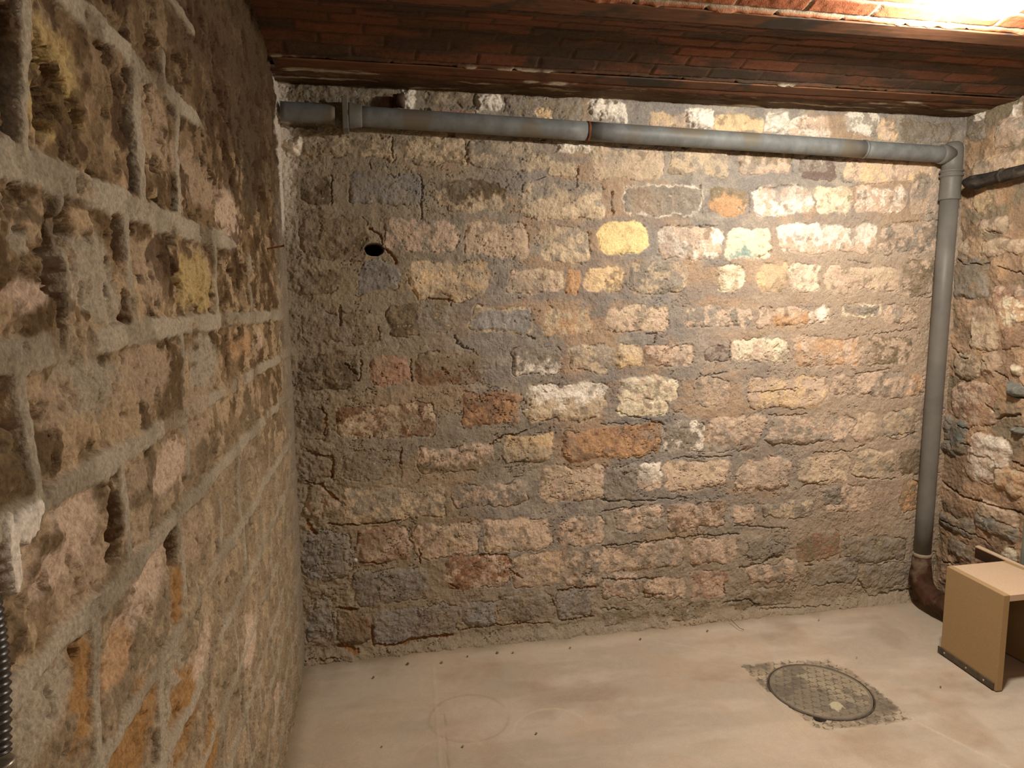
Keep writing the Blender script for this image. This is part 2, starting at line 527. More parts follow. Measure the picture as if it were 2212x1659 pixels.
def attr_mat(name, rough=0.92, grain=1.0, bump=0.35, bscale=220.0, metallic=0.0):
    """stone/mortar: colour attribute broken up by fine noise, plus pits and grain as bump"""
    m, t, b = base_mat(name, rough, metallic)
    N = t.nodes; L = t.links
    at = N.new('ShaderNodeAttribute'); at.attribute_name = 'Col'
    tc = N.new('ShaderNodeTexCoord')
    n1 = N.new('ShaderNodeTexNoise'); n1.inputs['Scale'].default_value = 160; n1.inputs['Detail'].default_value = 6; n1.inputs['Roughness'].default_value = 0.65
    n2 = N.new('ShaderNodeTexNoise'); n2.inputs['Scale'].default_value = bscale; n2.inputs['Detail'].default_value = 5
    L.new(tc.outputs['Object'], n1.inputs['Vector']); L.new(tc.outputs['Object'], n2.inputs['Vector'])
    mr = N.new('ShaderNodeMapRange'); mr.inputs[1].default_value = 0.3; mr.inputs[2].default_value = 0.7
    mr.inputs[3].default_value = 1-0.30*grain; mr.inputs[4].default_value = 1+0.24*grain
    L.new(n1.outputs['Fac'], mr.inputs['Value'])
    vm = N.new('ShaderNodeVectorMath'); vm.operation = 'SCALE'
    L.new(at.outputs['Color'], vm.inputs[0]); L.new(mr.outputs[0], vm.inputs['Scale'])
    L.new(vm.outputs[0], b.inputs['Base Color'])
    bp = N.new('ShaderNodeBump'); bp.inputs['Strength'].default_value = bump; bp.inputs['Distance'].default_value = 0.004
    L.new(n2.outputs['Fac'], bp.inputs['Height']); L.new(bp.outputs[0], b.inputs['Normal'])
    return m

def noise_mat(name, c1, c2, scale=20, rough=0.7, metallic=0.0, bump=0.2, detail=6, lo=0.35, hi=0.65, stretch=(1,1,1), spec=0.3, c3=None, s3=4):
    m, t, b = base_mat(name, rough, metallic, spec)
    N = t.nodes; L = t.links
    tc = N.new('ShaderNodeTexCoord'); mp = N.new('ShaderNodeMapping'); mp.inputs['Scale'].default_value = stretch
    L.new(tc.outputs['Object'], mp.inputs['Vector'])
    n = N.new('ShaderNodeTexNoise'); n.inputs['Scale'].default_value = scale; n.inputs['Detail'].default_value = detail; n.inputs['Roughness'].default_value = 0.6
    L.new(mp.outputs[0], n.inputs['Vector'])
    cr = N.new('ShaderNodeValToRGB')
    cr.color_ramp.elements[0].position = lo; cr.color_ramp.elements[1].position = hi
    cr.color_ramp.elements[0].color = (*lin(c1), 1); cr.color_ramp.elements[1].color = (*lin(c2), 1)
    L.new(n.outputs['Fac'], cr.inputs[0])
    out = cr.outputs[0]
    if c3 is not None:
        n3 = N.new('ShaderNodeTexNoise'); n3.inputs['Scale'].default_value = s3; n3.inputs['Detail'].default_value = 5
        L.new(tc.outputs['Object'], n3.inputs['Vector'])
        r3 = N.new('ShaderNodeMapRange'); r3.inputs[1].default_value = 0.52; r3.inputs[2].default_value = 0.62
        L.new(n3.outputs['Fac'], r3.inputs['Value'])
        mx = N.new('ShaderNodeMix'); mx.data_type = 'RGBA'
        L.new(r3.outputs[0], mx.inputs[0]); L.new(out, mx.inputs[6]); mx.inputs[7].default_value = (*lin(c3), 1)
        out = mx.outputs[2]
    L.new(out, b.inputs['Base Color'])
    bp = N.new('ShaderNodeBump'); bp.inputs['Strength'].default_value = bump; bp.inputs['Distance'].default_value = 0.002
    L.new(n.outputs['Fac'], bp.inputs['Height']); L.new(bp.outputs[0], b.inputs['Normal'])
    return m

M_STONE = attr_mat('rubble_stone', 0.93, 0.9, 0.55)
M_LEFT = attr_mat('old_rubble_stone', 0.93, 1.2, 0.7, 150)
M_BRICK = attr_mat('vault_brick', 0.9, 0.9, 0.4)
M_FLOOR = attr_mat('dusty_concrete', 0.88, 0.28, 0.10, 90)
M_IRON = attr_mat('dusty_cast_iron', 0.75, 0.5, 0.2, 300)
M_STEEL = noise_mat('rusty_beam_steel', (92,60,38), (122,82,54), 14, 0.75, 0.0, 0.4, stretch=(0.5,3,3), c3=(60,52,44), s3=7)
M_PIPE = noise_mat('grey_painted_pipe', (104,106,104), (124,126,124), 12, 0.55, 0.0, 0.05, stretch=(2,1.5,1.5), spec=0.35, c3=(112,104,90), s3=6)
M_DOWN = noise_mat('grey_plastic_downpipe', (102,100,94), (120,117,110), 6, 0.5, 0.0, 0.05, spec=0.35)
M_RUST = noise_mat('rust', (70,40,22), (128,76,44), 40, 0.85, 0.0, 0.5)
M_ELBOW = noise_mat('rusted_cast_iron_elbow', (62,38,22), (92,62,42), 18, 0.8, 0.0, 0.5, c3=(120,104,84), s3=9)
M_CAST = noise_mat('black_tarred_iron', (28,25,22), (62,56,50), 30, 0.6, 0.0, 0.6, c3=(84,76,66), s3=20)
M_CHIP = noise_mat('chipboard', (166,138,100), (180,152,112), 220, 0.7, 0.0, 0.08, detail=3, lo=0.3, hi=0.7)
M_CHIPLIT = noise_mat('chipboard_lit', (202,176,146), (216,190,160), 220, 0.7, 0.0, 0.08, detail=3, lo=0.3, hi=0.7)  # lighter copy of the chipboard, light from above put into the colour
M_CHIPIN = noise_mat('dark_inner_board', (24,20,15), (36,30,22), 40, 0.7)
M_STRIP = noise_mat('dull_metal_strip', (84,76,66), (104,96,84), 40, 0.5, 0.4, 0.1)
M_SCREW = noise_mat('bright_screw', (180,172,160), (205,198,186), 60, 0.35, 0.8, 0.1)
M_DARKWOOD = noise_mat('dark_brown_board', (48,32,18), (70,46,26), 30, 0.7, stretch=(1,0.2,4))
M_MORTARCAP = noise_mat('dirty_mortar', (60,46,32), (92,74,54), 16, 0.95, 0.0, 0.9, c3=(76,44,26), s3=5)
M_PLASTERWHITE = noise_mat('white_plaster', (206,198,186), (228,222,212), 30, 0.9, 0.0, 0.6)
M_ROUGHPLASTER = noise_mat('rough_cellar_plaster', (112,98,78), (142,126,104), 6, 0.95, 0.0, 0.8)
M_POST = noise_mat('grey_green_post', (96,100,88), (116,118,104), 14, 0.6)
M_HOSE = noise_mat('black_corrugated_plastic', (22,20,18), (44,40,34), 40, 0.35, 0.0, 0.05, spec=0.7)
M_FERRULE = noise_mat('metal_ferrule', (120,112,98), (170,160,142), 60, 0.35, 0.7)
M_YELLOW = noise_mat('yellow_plastic', (200,140,20), (222,160,30), 30, 0.5)
M_TWIG = noise_mat('dry_twig', (90,74,48), (120,98,66), 60, 0.9)
M_CRUMB = noise_mat('mortar_crumb', (110,98,80), (160,146,124), 60, 0.95)

def emit_mat(name, col, s):
    m = bpy.data.materials.new(name); m.use_nodes = True; t = m.node_tree
    t.nodes.remove(t.nodes['Principled BSDF'])
    e = t.nodes.new('ShaderNodeEmission'); e.inputs[0].default_value = (*col, 1); e.inputs[1].default_value = s
    t.links.new(e.outputs[0], t.nodes['Material Output'].inputs[0])
    return m

# ------------------------------------------------------------------ object helpers
def thing(name, label, cat, loc=(0, 0, 0), group=None):
    o = bpy.data.objects.new(name, None); COL.objects.link(o); o.location = loc
    o.empty_display_size = 0.1
    o['label'] = label; o['category'] = cat
    if group: o['group'] = group
    return o

def tag(o, label, cat, group=None):
    o['label'] = label; o['category'] = cat
    if group: o['group'] = group
    return o

def link_bm(name, bm, mat, parent=None, smooth=True, bevel=0.0, label=None):
    """bm is in world coordinates; made local to the parent's location"""
    if parent is not None:
        bmesh.ops.translate(bm, vec=-Vector(parent.location), verts=bm.verts)
    bmesh.ops.recalc_face_normals(bm, faces=bm.faces)
    me = bpy.data.meshes.new(name); bm.to_mesh(me); bm.free()
    me.materials.append(mat)
    if smooth:
        for p in me.polygons: p.use_smooth = True
    o = bpy.data.objects.new(name, me); COL.objects.link(o)
    if parent is not None: o.parent = parent
    if bevel:
        md = o.modifiers.new('bevel', 'BEVEL'); md.width = bevel; md.segments = 2; md.limit_method = 'ANGLE'
    if label: o['label'] = label
    return o

def box_bm(bm, x0, x1, y0, y1, z0, z1):
    vs_ = [bm.verts.new(c) for c in [(x0,y0,z0),(x1,y0,z0),(x1,y1,z0),(x0,y1,z0),(x0,y0,z1),(x1,y0,z1),(x1,y1,z1),(x0,y1,z1)]]
    for f in [(0,3,2,1),(4,5,6,7),(0,1,5,4),(1,2,6,5),(2,3,7,6),(3,0,4,7)]:
        bm.faces.new([vs_[i] for i in f])
    return vs_

def sweep(bm, pts, radii, seg=32, cap=True, wob=0.0, seed=0):
    """tube through pts with a radius at each point"""
    rnd = random.Random(seed)
    pts = [Vector(p) for p in pts]; rings = []
    up = None
    for i, p in enumerate(pts):
        d = (pts[min(i+1, len(pts)-1)]-pts[max(i-1, 0)]).normalized()
        if up is None:
            a = Vector((0, 0, 1)) if abs(d.z) < 0.9 else Vector((0, 1, 0))
            up = (a-d*a.dot(d)).normalized()
        else:
            up = (up-d*up.dot(d)).normalized()
        s = d.cross(up)
        ring = []
        for k in range(seg):
            an = 2*math.pi*k/seg
            r = radii[i]*(1+wob*(rnd.random()-0.5))
            ring.append(bm.verts.new(p+(up*math.cos(an)+s*math.sin(an))*r))
        rings.append(ring)
    for a, b in zip(rings, rings[1:]):
        for k in range(seg):
            bm.faces.new((a[k], a[(k+1) % seg], b[(k+1) % seg], b[k]))
    if cap:
        bm.faces.new(rings[0][::-1]); bm.faces.new(rings[-1])
    return bm

def interp(p0, p1, n):
    p0 = Vector(p0); p1 = Vector(p1)
    return [p0.lerp(p1, i/(n-1)) for i in range(n)]

# ------------------------------------------------------------------ stone painting shared by the walls
def paint_stones(u, v, U, V, Hh, Cc, stones, seed0, amp=0.020, proud=0.004):
    wu = (fbm(U, V, 11, 3, 101)-0.5)*2; wv = (fbm(U, V, 11, 3, 111)-0.5)*2
    fu = (fbm(U, V, 55, 3, 121)-0.5)*2; fv = (fbm(U, V, 55, 3, 131)-0.5)*2
    mo = fbm(U, V, 26, 5, 141, 0.62)
    spk = fbm(U, V, 120, 3, 151, 0.7)
    rough = fbm(U, V, 40, 5, 161, 0.6)-0.5
    gapn = fbm(U, V, 18, 4, 171)
    smear = fbm(U, V, 9, 5, 181, 0.6)
    blot = fbm(U, V, 13, 4, 185, 0.6); blot2 = fbm(U, V, 20, 5, 188, 0.65)
    rnd = random.Random(seed0)
    for (cu, cv, hw, hh, c1, c2, pat) in stones:
        mrg = 0.03
        su, sv = window(u, v, cu-hw-mrg, cu+hw+mrg, cv-hh-mrg, cv+hh+mrg)
        if su.stop-su.start < 2 or sv.stop-sv.start < 2: continue
        s = (su, sv)
        a = amp*min(1, hh/0.045)
        x = U[s]-cu+wu[s]*a*1.3+fu[s]*a*0.5; y = V[s]-cv+wv[s]*a*1.1+fv[s]*a*0.5
        rr = min(hw, hh)*(0.95 if pat == 'c' else 0.42+0.2*rnd.random())
        if pat == 'c': rr = min(hw, hh)*0.8
        qx = np.abs(x)-(hw-rr); qy = np.abs(y)-(hh-rr)
        d = np.hypot(np.maximum(qx, 0), np.maximum(qy, 0))+np.minimum(np.maximum(qx, qy), 0)-rr
        if pat != 'c':
            o1, o2 = rnd.random()*200, rnd.random()*200
            d = d+(vnoise(x/hw*1.5+o1, y/hh*1.2+o2, 191)-0.44)*0.019*min(1, hh/0.05)+(vnoise(x/0.02+o2, y/0.02+o1, 192)-0.5)*0.006
        mask = sstep(0.006, -0.005, d+(spk[s]-0.5)*0.008)
        col1 = PAL[c1]; n = mo[s]
        j = 1+(rnd.random()-0.5)*0.10
        if c2 == '-':
            # mostly even, a little mottle
            C = mix(col1*j, col1*0.78*j, sstep(0.52, 0.68, n))
        else:
            col2 = PAL[c2]
            if pat == 't': t = sstep(-0.2, 0.5, y/hh+(n-0.5)*3)
            elif pat == 'b': t = sstep(-0.2, 0.5, -y/hh+(n-0.5)*3)
            elif pat == 'r': t = sstep(-0.012, -0.004, d+(n-0.5)*0.03)
            else: t = sstep(0.47, 0.58, n+(spk[s]-0.5)*0.25)*0.85
            C = mix(col1*j, col2*j, t)
        C = C*(0.80+0.40*blot[s])[..., None]
        C = mix(C, np.broadcast_to(lin((112,100,84)), C.shape), sstep(0.60, 0.68, blot2[s])*0.55*(0 if pat in 'cdq' else 1))
        # lime flecks and dark pits
        C = mix(C, PAL['C'], sstep(0.66, 0.74, spk[s]*0.6+mo[s]*0.4)*0.5)
        C = C*(0.86+0.28*spk[s])[..., None]
        if pat == 'q':   # painted cream stone with a blue green lower edge
            tq = sstep(0.2, 0.6, -y/hh+(n-0.5)*1.5)*sstep(0.85, 0.4, np.abs(x+0.02)/hw)*sstep(-1.02, -0.8, y/hh)
            C = mix(C, lin((120,150,146)), tq*0.8)
        cover = 1-0.48*sstep(0.52, 0.66, smear[s]+(spk[s]-0.5)*0.15)
        if pat in 'cdq': cover = 1.0
        aa = mask*cover
        Cc[s] = mix(Cc[s], C, aa)
        pr = proud*(0.7+0.6*rnd.random())
        if c2 == '-' and pat == 'd': pr = 0.022
        if pat == 'n': pr = 0.040
        tilt = (rnd.random()-0.5)*0.010*(x/hw)+(rnd.random()-0.5)*0.012*(y/hh)
        dome = sstep(0.004, -0.026, d)
        rg = rough[s]*(0.013 if pat not in 'cq' else 0.006)
        if pat == 'd': rg = rg*2.2
        Hh[s] = Hh[s]*(1-mask)+mask*(Hh[s]*0.3+pr*dome+tilt*dome+rg)
        # open joint round part of the stone, mostly underneath
        under = 0.10*sstep(0.2, -0.9, y/hh)
        g = sstep(0.57, 0.63, gapn[s]+under)*sstep(0.004, 0.0, np.abs(d-0.001))
        if pat != 'd': Hh[s] -= g*0.008

def crevices(U, V, Hh, seed, su=0.8, sv=1.7, f=15, lo=0.52, depth=0.009, w=0.010):
    n = fbm(U*su, V*sv, f, 4, seed, 0.6)
    m = sstep(w, w*0.3, np.abs(n-0.5))*sstep(lo, lo+0.05, fbm(U, V, 7, 4, seed+20, 0.6))
    return Hh-m*depth
def carve(u, v, U, V, Hh, Cc, pts, hw, kind, depth):
    xs = [p[0] for p in pts]; ys = [p[1] for p in pts]
    s = window(u, v, min(xs)-0.05, max(xs)+0.05, min(ys)-0.05, max(ys)+0.05)
    if s[0].stop-s[0].start < 2 or s[1].stop-s[1].start < 2: return
    x = U[s]+(fbm(U[s], V[s], 40, 4, 201, 0.7)-0.5)*0.030; y = V[s]+(fbm(U[s], V[s], 40, 4, 211, 0.7)-0.5)*0.030
    d = poly_dist(x, y, pts)
    w = hw*(0.1+1.8*fbm(U[s], V[s], 35, 3, 221))-0.0004
    m = sstep(0.0025, -0.0010, d-w)
    Hh[s] -= m*depth
    if kind == 'r':
        Cc[s] = mix(Cc[s], lin((146,106,66)), m)

# ================================================================== SETTING
# ---- back wall
u = np.arange(-0.02, W+0.02, 0.003); v = np.arange(-0.02, H+0.03, 0.003)
U, V = np.meshgrid(u, v, indexing='ij')
big = fbm(U, V, 2.2, 4, 301); med = fbm(U, V, 14, 5, 311, 0.6); fine = fbm(U, V, 70, 4, 321, 0.65)
Hh = (med-0.5)*0.014+(fine-0.5)*0.006+(big-0.5)*0.02
mort = mix(lin((160,150,136)), lin((138,130,120)), sstep(0.4, 0.62, med))
mort = mix(mort, lin((168,140,112)), sstep(0.46, 0.60, fbm(U*0.7, V*1.3, 4.5, 5, 305, 0.6))*0.75)
mort = mix(mort, lin((132,126,120)), sstep(0.50, 0.62, fbm(U*0.5, V*1.6, 6, 4, 308, 0.6))*0.6)
leftness = sstep(1.25, 0.15, U+(big-0.5)*0.9)
mort = mix(mort, lin((148,136,112)), leftness*0.8)
rightness = sstep(1.75, 2.7, U+(big-0.5)*1.0)*sstep(2.3, 1.7, V)
mort = mix(mort, lin((172,152,130)), rightness*0.8)
lowness = sstep(0.75, 0.1, V+(big-0.5)*0.5)
mort = mix(mort, lin((154,140,118)), lowness*0.7)
mort = mix(mort, lin((170,156,136)), sstep(0.60, 0.72, fbm(U, V, 22, 4, 331, 0.6))*0.35)
Cc = mort*(0.86+0.28*fine)[..., None]
paint_stones(u, v, U, V, Hh, Cc, BACK_STONES, 7)
# rough stony skin where the left part and the foot have no clear stones
rk = fbm(U, V, 30, 5, 341, 0.65)
leftstrip = sstep(0.30, 0.08, U)+0.5*lowness
Hh += (rk-0.5)*0.022*np.clip(leftstrip, 0, 1)
for hw, kind, pts in BACK_CRACKS:
    P2 = list(zip(pts[0::2], pts[1::2]))
    carve(u, v, U, V, Hh, Cc, P2, max(hw*1.15, 0.0016), kind, 0.013 if kind == 'r' else 0.014)
Hh = crevices(U, V, Hh, 361); Hh = crevices(U, V, Hh, 371, 1.5, 1.5, 34, 0.5, 0.004, 0.014)
# round hole
s = window(u, v, 0.28, 0.45, 1.76, 1.92)
dh = np.hypot((U[s]-0.357)/0.040+(fine[s]-0.5)*0.25, (V[s]-1.835)/0.027+(med[s]-0.5)*0.4)
Hh[s] -= sstep(1.08, 0.86, dh)*0.14
Cc[s] = mix(Cc[s], lin((52,36,22)), sstep(1.0, 0.9, dh))
# white plaster smear running down the corner with the left wall
pw = sstep(0.062, 0.040, U+(fbm(U, V, 30, 3, 351)-0.5)*0.06)*sstep(1.80, 2.0, V+(med-0.5)*0.3)
Cc = mix(Cc, lin((214,204,190)), pw*0.95)
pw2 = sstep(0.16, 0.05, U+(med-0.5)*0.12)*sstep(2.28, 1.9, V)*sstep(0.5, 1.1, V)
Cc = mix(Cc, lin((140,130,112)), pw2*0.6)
# general weathering
Cc = Cc*(1.04+0.25*big)[..., None]
Hh += 0.03*sstep(0.07, 0.0, V)*(0.6+0.8*med)
Pt = np.stack([U, -Hh, V], -1)
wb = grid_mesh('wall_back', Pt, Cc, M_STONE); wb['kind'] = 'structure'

# ---- left wall  (u = Y, v = Z)
u = np.concatenate([np.arange(-4.25, -2.5, 0.03), np.arange(-2.5, -1.0, 0.003), np.arange(-1.0, 0.021, 0.004)])
v = np.arange(-0.02, H+0.16, 0.0035)
U, V = np.meshgrid(u, v, indexing='ij')
big = fbm(U+9, V, 2.4, 4, 401); med = fbm(U+9, V, 13, 5, 411, 0.62); fine = fbm(U+9, V, 60, 4, 421, 0.68); pit = fbm(U+9, V, 34, 4, 431, 0.6)
Hh = -0.003+(med-0.5)*0.028+(fine-0.5)*0.010
Hh -= 0.008*sstep(0.62, 0.72, pit)
st = mix(lin((134,112,82)), lin((98,78,52)), sstep(0.42, 0.6, med))
st = mix(st, lin((190,166,132)), sstep(0.50, 0.62, fbm(U+9, V, 17, 5, 441, 0.6))*0.75)
top_shade = sstep(1.80, 2.1, V+(big-0.5)*0.5)
st = mix(st, lin((84,64,40)), top_shade*0.6)  # shade on the upper wall painted into the stone colour
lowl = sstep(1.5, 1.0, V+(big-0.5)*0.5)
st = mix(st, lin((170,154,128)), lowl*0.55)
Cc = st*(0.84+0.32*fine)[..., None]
PITL = sstep(0.61, 0.66, fbm(U+9, V*1.1, 24, 4, 433, 0.55))*sstep(1.35, 1.75, V+(big-0.5)*0.6)
PITL2 = sstep(0.585, 0.64, fbm(U+9, V, 9, 5, 437, 0.6))*sstep(1.55, 1.8, V+(big-0.5)*0.4)
for k, cy, cz, ry, rz, cn in LEFT_PATCHES:
    s = window(u, v, cy-ry*1.8, cy+ry*1.8, cz-rz*1.8, cz+rz*1.8)
    if s[0].stop-s[0].start < 2: continue
    d = np.hypot((U[s]-cy)/ry, (V[s]-cz)/rz)
    n1 = (med[s]-0.5)*1.8+(fine[s]-0.5)*0.7
    if k == 's':
        m = sstep(1.15, 0.75, d+n1)*0.9
        Cc[s] = mix(Cc[s], PAL[cn]*(0.84+0.32*fine[s])[..., None], m)
    elif k == 'c':
        m = sstep(1.1, 0.9, d+n1*0.35)
        Hh[s] -= m*0.028
        Cc[s] = mix(Cc[s], PAL[cn]*(0.8+0.4*fine[s])[..., None], m)
Cc = mix(Cc, lin((70,48,28)), PITL2*0.8)
Cc = mix(Cc, lin((80,64,46)), sstep(1.9, 2.35, V+(big-0.5)*0.4)*0.6)  # top of the wall darkened further in colour to stand for shade
Hh = Hh-PITL*0.016; Cc = mix(Cc, lin((84,60,36)), PITL*0.7)
wj = (fbm(U+9, V, 14, 3, 451)-0.5)*0.016+(fbm(U+9, V, 60, 3, 461)-0.5)*0.006
ribc = mix(lin((172,161,140)), lin((150,139,119)), sstep(0.4, 0.65, fbm(U+9, V, 8, 4, 471)))
def ribbon(d, h=0.006, s=None):
    global Cc, Hh
    s = s or (slice(None), slice(None))
    m = sstep(0.004, -0.003, d+(fine[s]-0.5)*0.008)
    fade = sstep(0.68, 0.58, fbm(U[s]+9, V[s], 7, 3, 481))
    m2 = m*(0.35+0.65*fade)
    Cc[s] = mix(Cc[s], ribc[s]*(0.93+0.14*fine[s])[..., None], m2)
    Hh[s] = Hh[s]*(1-m2)+m2*(h*0.30+(med[s]-0.5)*0.014+(fine[s]-0.5)*0.003)
    e = sstep(0.008, 0.004, np.abs(d-0.008))*sstep(0.45, 0.6, pit[s])
    Hh[s] -= e*0.004
BEDS = [(2.19, 0.013), (2.002, 0.019), (1.767, 0.024), (1.575, 0.019), (1.411, 0.016), (1.248, 0.017), (1.052, 0.015), (0.89, 0.014), (0.73, 0.012), (0.58, 0.012), (0.43, 0.012), (0.28, 0.012), (0.14, 0.012)]
for bz, bh in BEDS:
    s = window(u, v, -9, 9, bz-0.08, bz+0.08)
    cz = bz+(fbm(U[s], 0*V[s]+bz*3, 2.5, 3, 491)-0.5)*0.02
    far = sstep(-0.9, -0.1, U[s])
    vis = 1.0
    if bz > 1.9: vis = sstep(-1.25, -1.5, U[s])       # upper beds are lost in the dark rough stone near the corner
    elif bz > 1.7: vis = sstep(-0.8, -1.3, U[s])
    d = np.abs(V[s]-cz)-bh*(0.9+0.2*far)*vis+(1-vis)*0.02+wj[s]
    ribbon(d, 0.007, s)
for pl in LEFT_JOINTS:
    pts = [(a, b) for a, b, c in pl]; hw = [c for a, b, c in pl]
    ys = [a for a, b in pts]; zs = [b for a, b in pts]
    s = window(u, v, min(ys)-0.06, max(ys)+0.06, min(zs)-0.03, max(zs)+0.03)
    if s[0].stop-s[0].start < 2 or s[1].stop-s[1].start < 2: continue
    ribbon(poly_dist(U[s], V[s], pts, hw)+wj[s]*0.6, 0.005, s)
rnd = random.Random(5)
for bi in range(6, len(BEDS)-1):                      # vertical joints of the low courses
    y = -1.6+rnd.random()*0.2
    while y < -0.1:
        s = window(u, v, y-0.05, y+0.05, BEDS[bi+1][0], BEDS[bi][0])
        ribbon(np.abs(U[s]-y)-0.007+wj[s]*0.8, 0.005, s); y += 0.16+rnd.random()*0.16
for k, cy, cz, ry, rz, cn in LEFT_PATCHES:
    if k != 'w': continue
    s = window(u, v, cy-ry*1.8, cy+ry*1.8, cz-rz*1.8, cz+rz*1.8)
    d = np.hypot((U[s]-cy)/ry, (V[s]-cz)/rz)+(med[s]-0.5)*1.5+(fine[s]-0.5)*0.9
    m = sstep(1.02, 0.95, d); Cc[s] = mix(Cc[s], PAL[cn], m); Hh[s] = Hh[s]*(1-m)+m*0.008
# smoother cement render next to the corner
cs = sstep(-0.34, -0.06, U+(big-0.5)*0.35)*sstep(2.2, 1.8, V)
Cc = mix(Cc, lin((148,138,122))*(0.9+0.2*fine)[..., None], cs*0.75)
Hh = Hh*(1-cs*0.6)
wcn = sstep(-0.13, -0.08, U+(fbm(U, V, 25, 3, 495)-0.5)*0.07)*sstep(1.85, 2.0, V+(med-0.5)*0.3)*sstep(2.53, 2.50, V)
Cc = mix(Cc, lin((220,210,196)), wcn)
Hh = np.clip(Hh, -0.09, 0.03)*sstep(0.03, -0.04, U*0.5)
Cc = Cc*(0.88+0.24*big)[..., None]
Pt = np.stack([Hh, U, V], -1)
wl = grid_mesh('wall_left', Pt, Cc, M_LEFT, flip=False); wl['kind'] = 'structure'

# ---- right wall
u = np.concatenate([np.arange(-4.25, -0.8, 0.03), np.arange(-0.8, 0.021, 0.003)]); v = np.arange(-0.02, H+0.16, 0.003)
U, V = np.meshgrid(u, v, indexing='ij')
big = fbm(U+30, V, 2.6, 4, 501); med = fbm(U+30, V, 12, 5, 511, 0.62); fine = fbm(U+30, V, 65, 4, 521, 0.65)
Hh = (med-0.5)*0.030+(fine-0.5)*0.008+(big-0.5)*0.02
Cc = mix(lin((152,128,104)), lin((186,156,126)), sstep(0.42, 0.62, med))
Cc = mix(Cc, lin((128,118,98)), sstep(0.50, 0.62, fbm(U+30, V, 6, 4, 531))*0.8)
Cc = mix(Cc, lin((182,146,106)), sstep(0.60, 0.70, fbm(U+30, V, 15, 4, 541))*0.4)
Cc = Cc*(0.86+0.28*fine)[..., None]
paint_stones(u, v, U, V, Hh, Cc, RIGHT_STONES, 17, 0.018, 0.012)
for hw, pts in RIGHT_CRACKS:
    carve(u, v, U, V, Hh, Cc, list(zip(pts[0::2], pts[1::2])), max(hw, 0.002), 'k', 0.024)
Hh = np.clip(Hh, -0.05, 0.05)
Cc = Cc*(0.90+0.2*big)[..., None]
Pt = np.stack([W-Hh, U, V], -1)
wr = grid_mesh('wall_right', Pt, Cc, M_STONE, flip=True); wr['kind'] = 'structure'

# ---- rear wall behind the camera
bm = bmesh.new(); box_bm(bm, -0.1, W+0.1, -4.35, -4.2, -0.05, H+0.2)
wf = link_bm('wall_front', bm, M_ROUGHPLASTER, smooth=False); wf['kind'] = 'structure'

# ---- floor
def floor_colour(U, V):
    big = fbm(U, V, 1.6, 4, 601); med = fbm(U, V, 6, 5, 611, 0.6)
    strk = fbm(U*1.0+V*0.5, V*3.5, 3.0, 4, 631)
    C = mix(lin((198,184,165)), lin((184,170,151)), sstep(0.38, 0.66, strk))
    C = mix(C, lin((194,166,138)), sstep(0.45, 0.70, med)*0.35)
    C = mix(C, lin((202,184,160)), sstep(0.50, 0.70, big)*0.5)
    return mix(C, lin((152,128,102)), sstep(0.58, 0.78, fbm(U, V, 4, 4, 641))*0.35)
u = np.arange(-0.05, W+0.05, 0.007); v = np.concatenate([np.arange(-4.25, -1.4, 0.05), np.arange(-1.4, 0.06, 0.006)])
U, V = np.meshgrid(u, v, indexing='ij')
big = fbm(U, V, 1.6, 4, 601); med = fbm(U, V, 6, 5, 611, 0.6); fine = fbm(U, V, 50, 4, 621)
Hh = (big-0.5)*0.010+(med-0.5)*0.0035+(fine-0.5)*0.0010
Cc = floor_colour(U, V)
def arc(cx, cy, r, w, a0, a1, c, k):
    global Cc
    d = np.abs(np.hypot(U-cx, (V-cy))-r+(med-0.5)*0.02)
    an = np.degrees(np.arctan2(V-cy, U-cx)) % 360
    m = sstep(w, 0, d)*sstep(a0-12, a0+6, an)*sstep(a1+12, a1-6, an)*k
    Cc = mix(Cc, lin(c), m)
arc(0.665, -0.545, 0.155, 0.010, 20, 350, (160,142,118), 0.4)
arc(0.97, -0.70, 0.150, 0.010, 20, 170, (214,198,172), 0.5)
arc(0.57, -0.80, 0.150, 0.010, 30, 150, (206,190,164), 0.45)
arc(1.55, -1.02, 0.28, 0.020, 190, 330, (150,128,100), 0.5)
def seam(x0, y0, x1, y1, w, c, k, dep):
    global Cc, Hh
    d = poly_dist(U, V, [(x0, y0), (x1, y1)])+(med-0.5)*0.004
    m = sstep(w, w*0.3, d)
    Cc = mix(Cc, lin(c), m*k); Hh = Hh-m*dep
seam(0.56, -0.12, 0.51, -1.3, 0.006, (204,188,160), 0.6, -0.0012)
seam(0.575, -0.5, 0.53, -1.3, 0.004, (150,134,110), 0.5, 0.001)
seam(2.35, -0.93, 2.58, -1.5, 0.010, (208,194,170), 0.6, 0)
seam(1.62, -0.12, 2.0, -0.38, 0.006, (206,194,170), 0.4, 0)
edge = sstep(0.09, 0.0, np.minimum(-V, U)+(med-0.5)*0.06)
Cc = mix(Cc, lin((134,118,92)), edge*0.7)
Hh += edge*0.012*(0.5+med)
# the access cover is set flush: level the concrete there, dust overlaps its edge
FX0, FX1, FY0, FY1 = 1.885, 2.359, -0.918, -0.392
dq = np.maximum(np.maximum(FX0-U, U-FX1), np.maximum(FY0-V, V-FY1))
flat = sstep(0.10, 0.0, dq)
Hh = Hh*(1-flat)
Hh = np.where(dq < -0.006, -0.03, Hh)
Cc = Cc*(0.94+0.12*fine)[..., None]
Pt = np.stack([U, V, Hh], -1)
fl = grid_mesh('floor', Pt, Cc, M_FLOOR); fl['kind'] = 'structure'

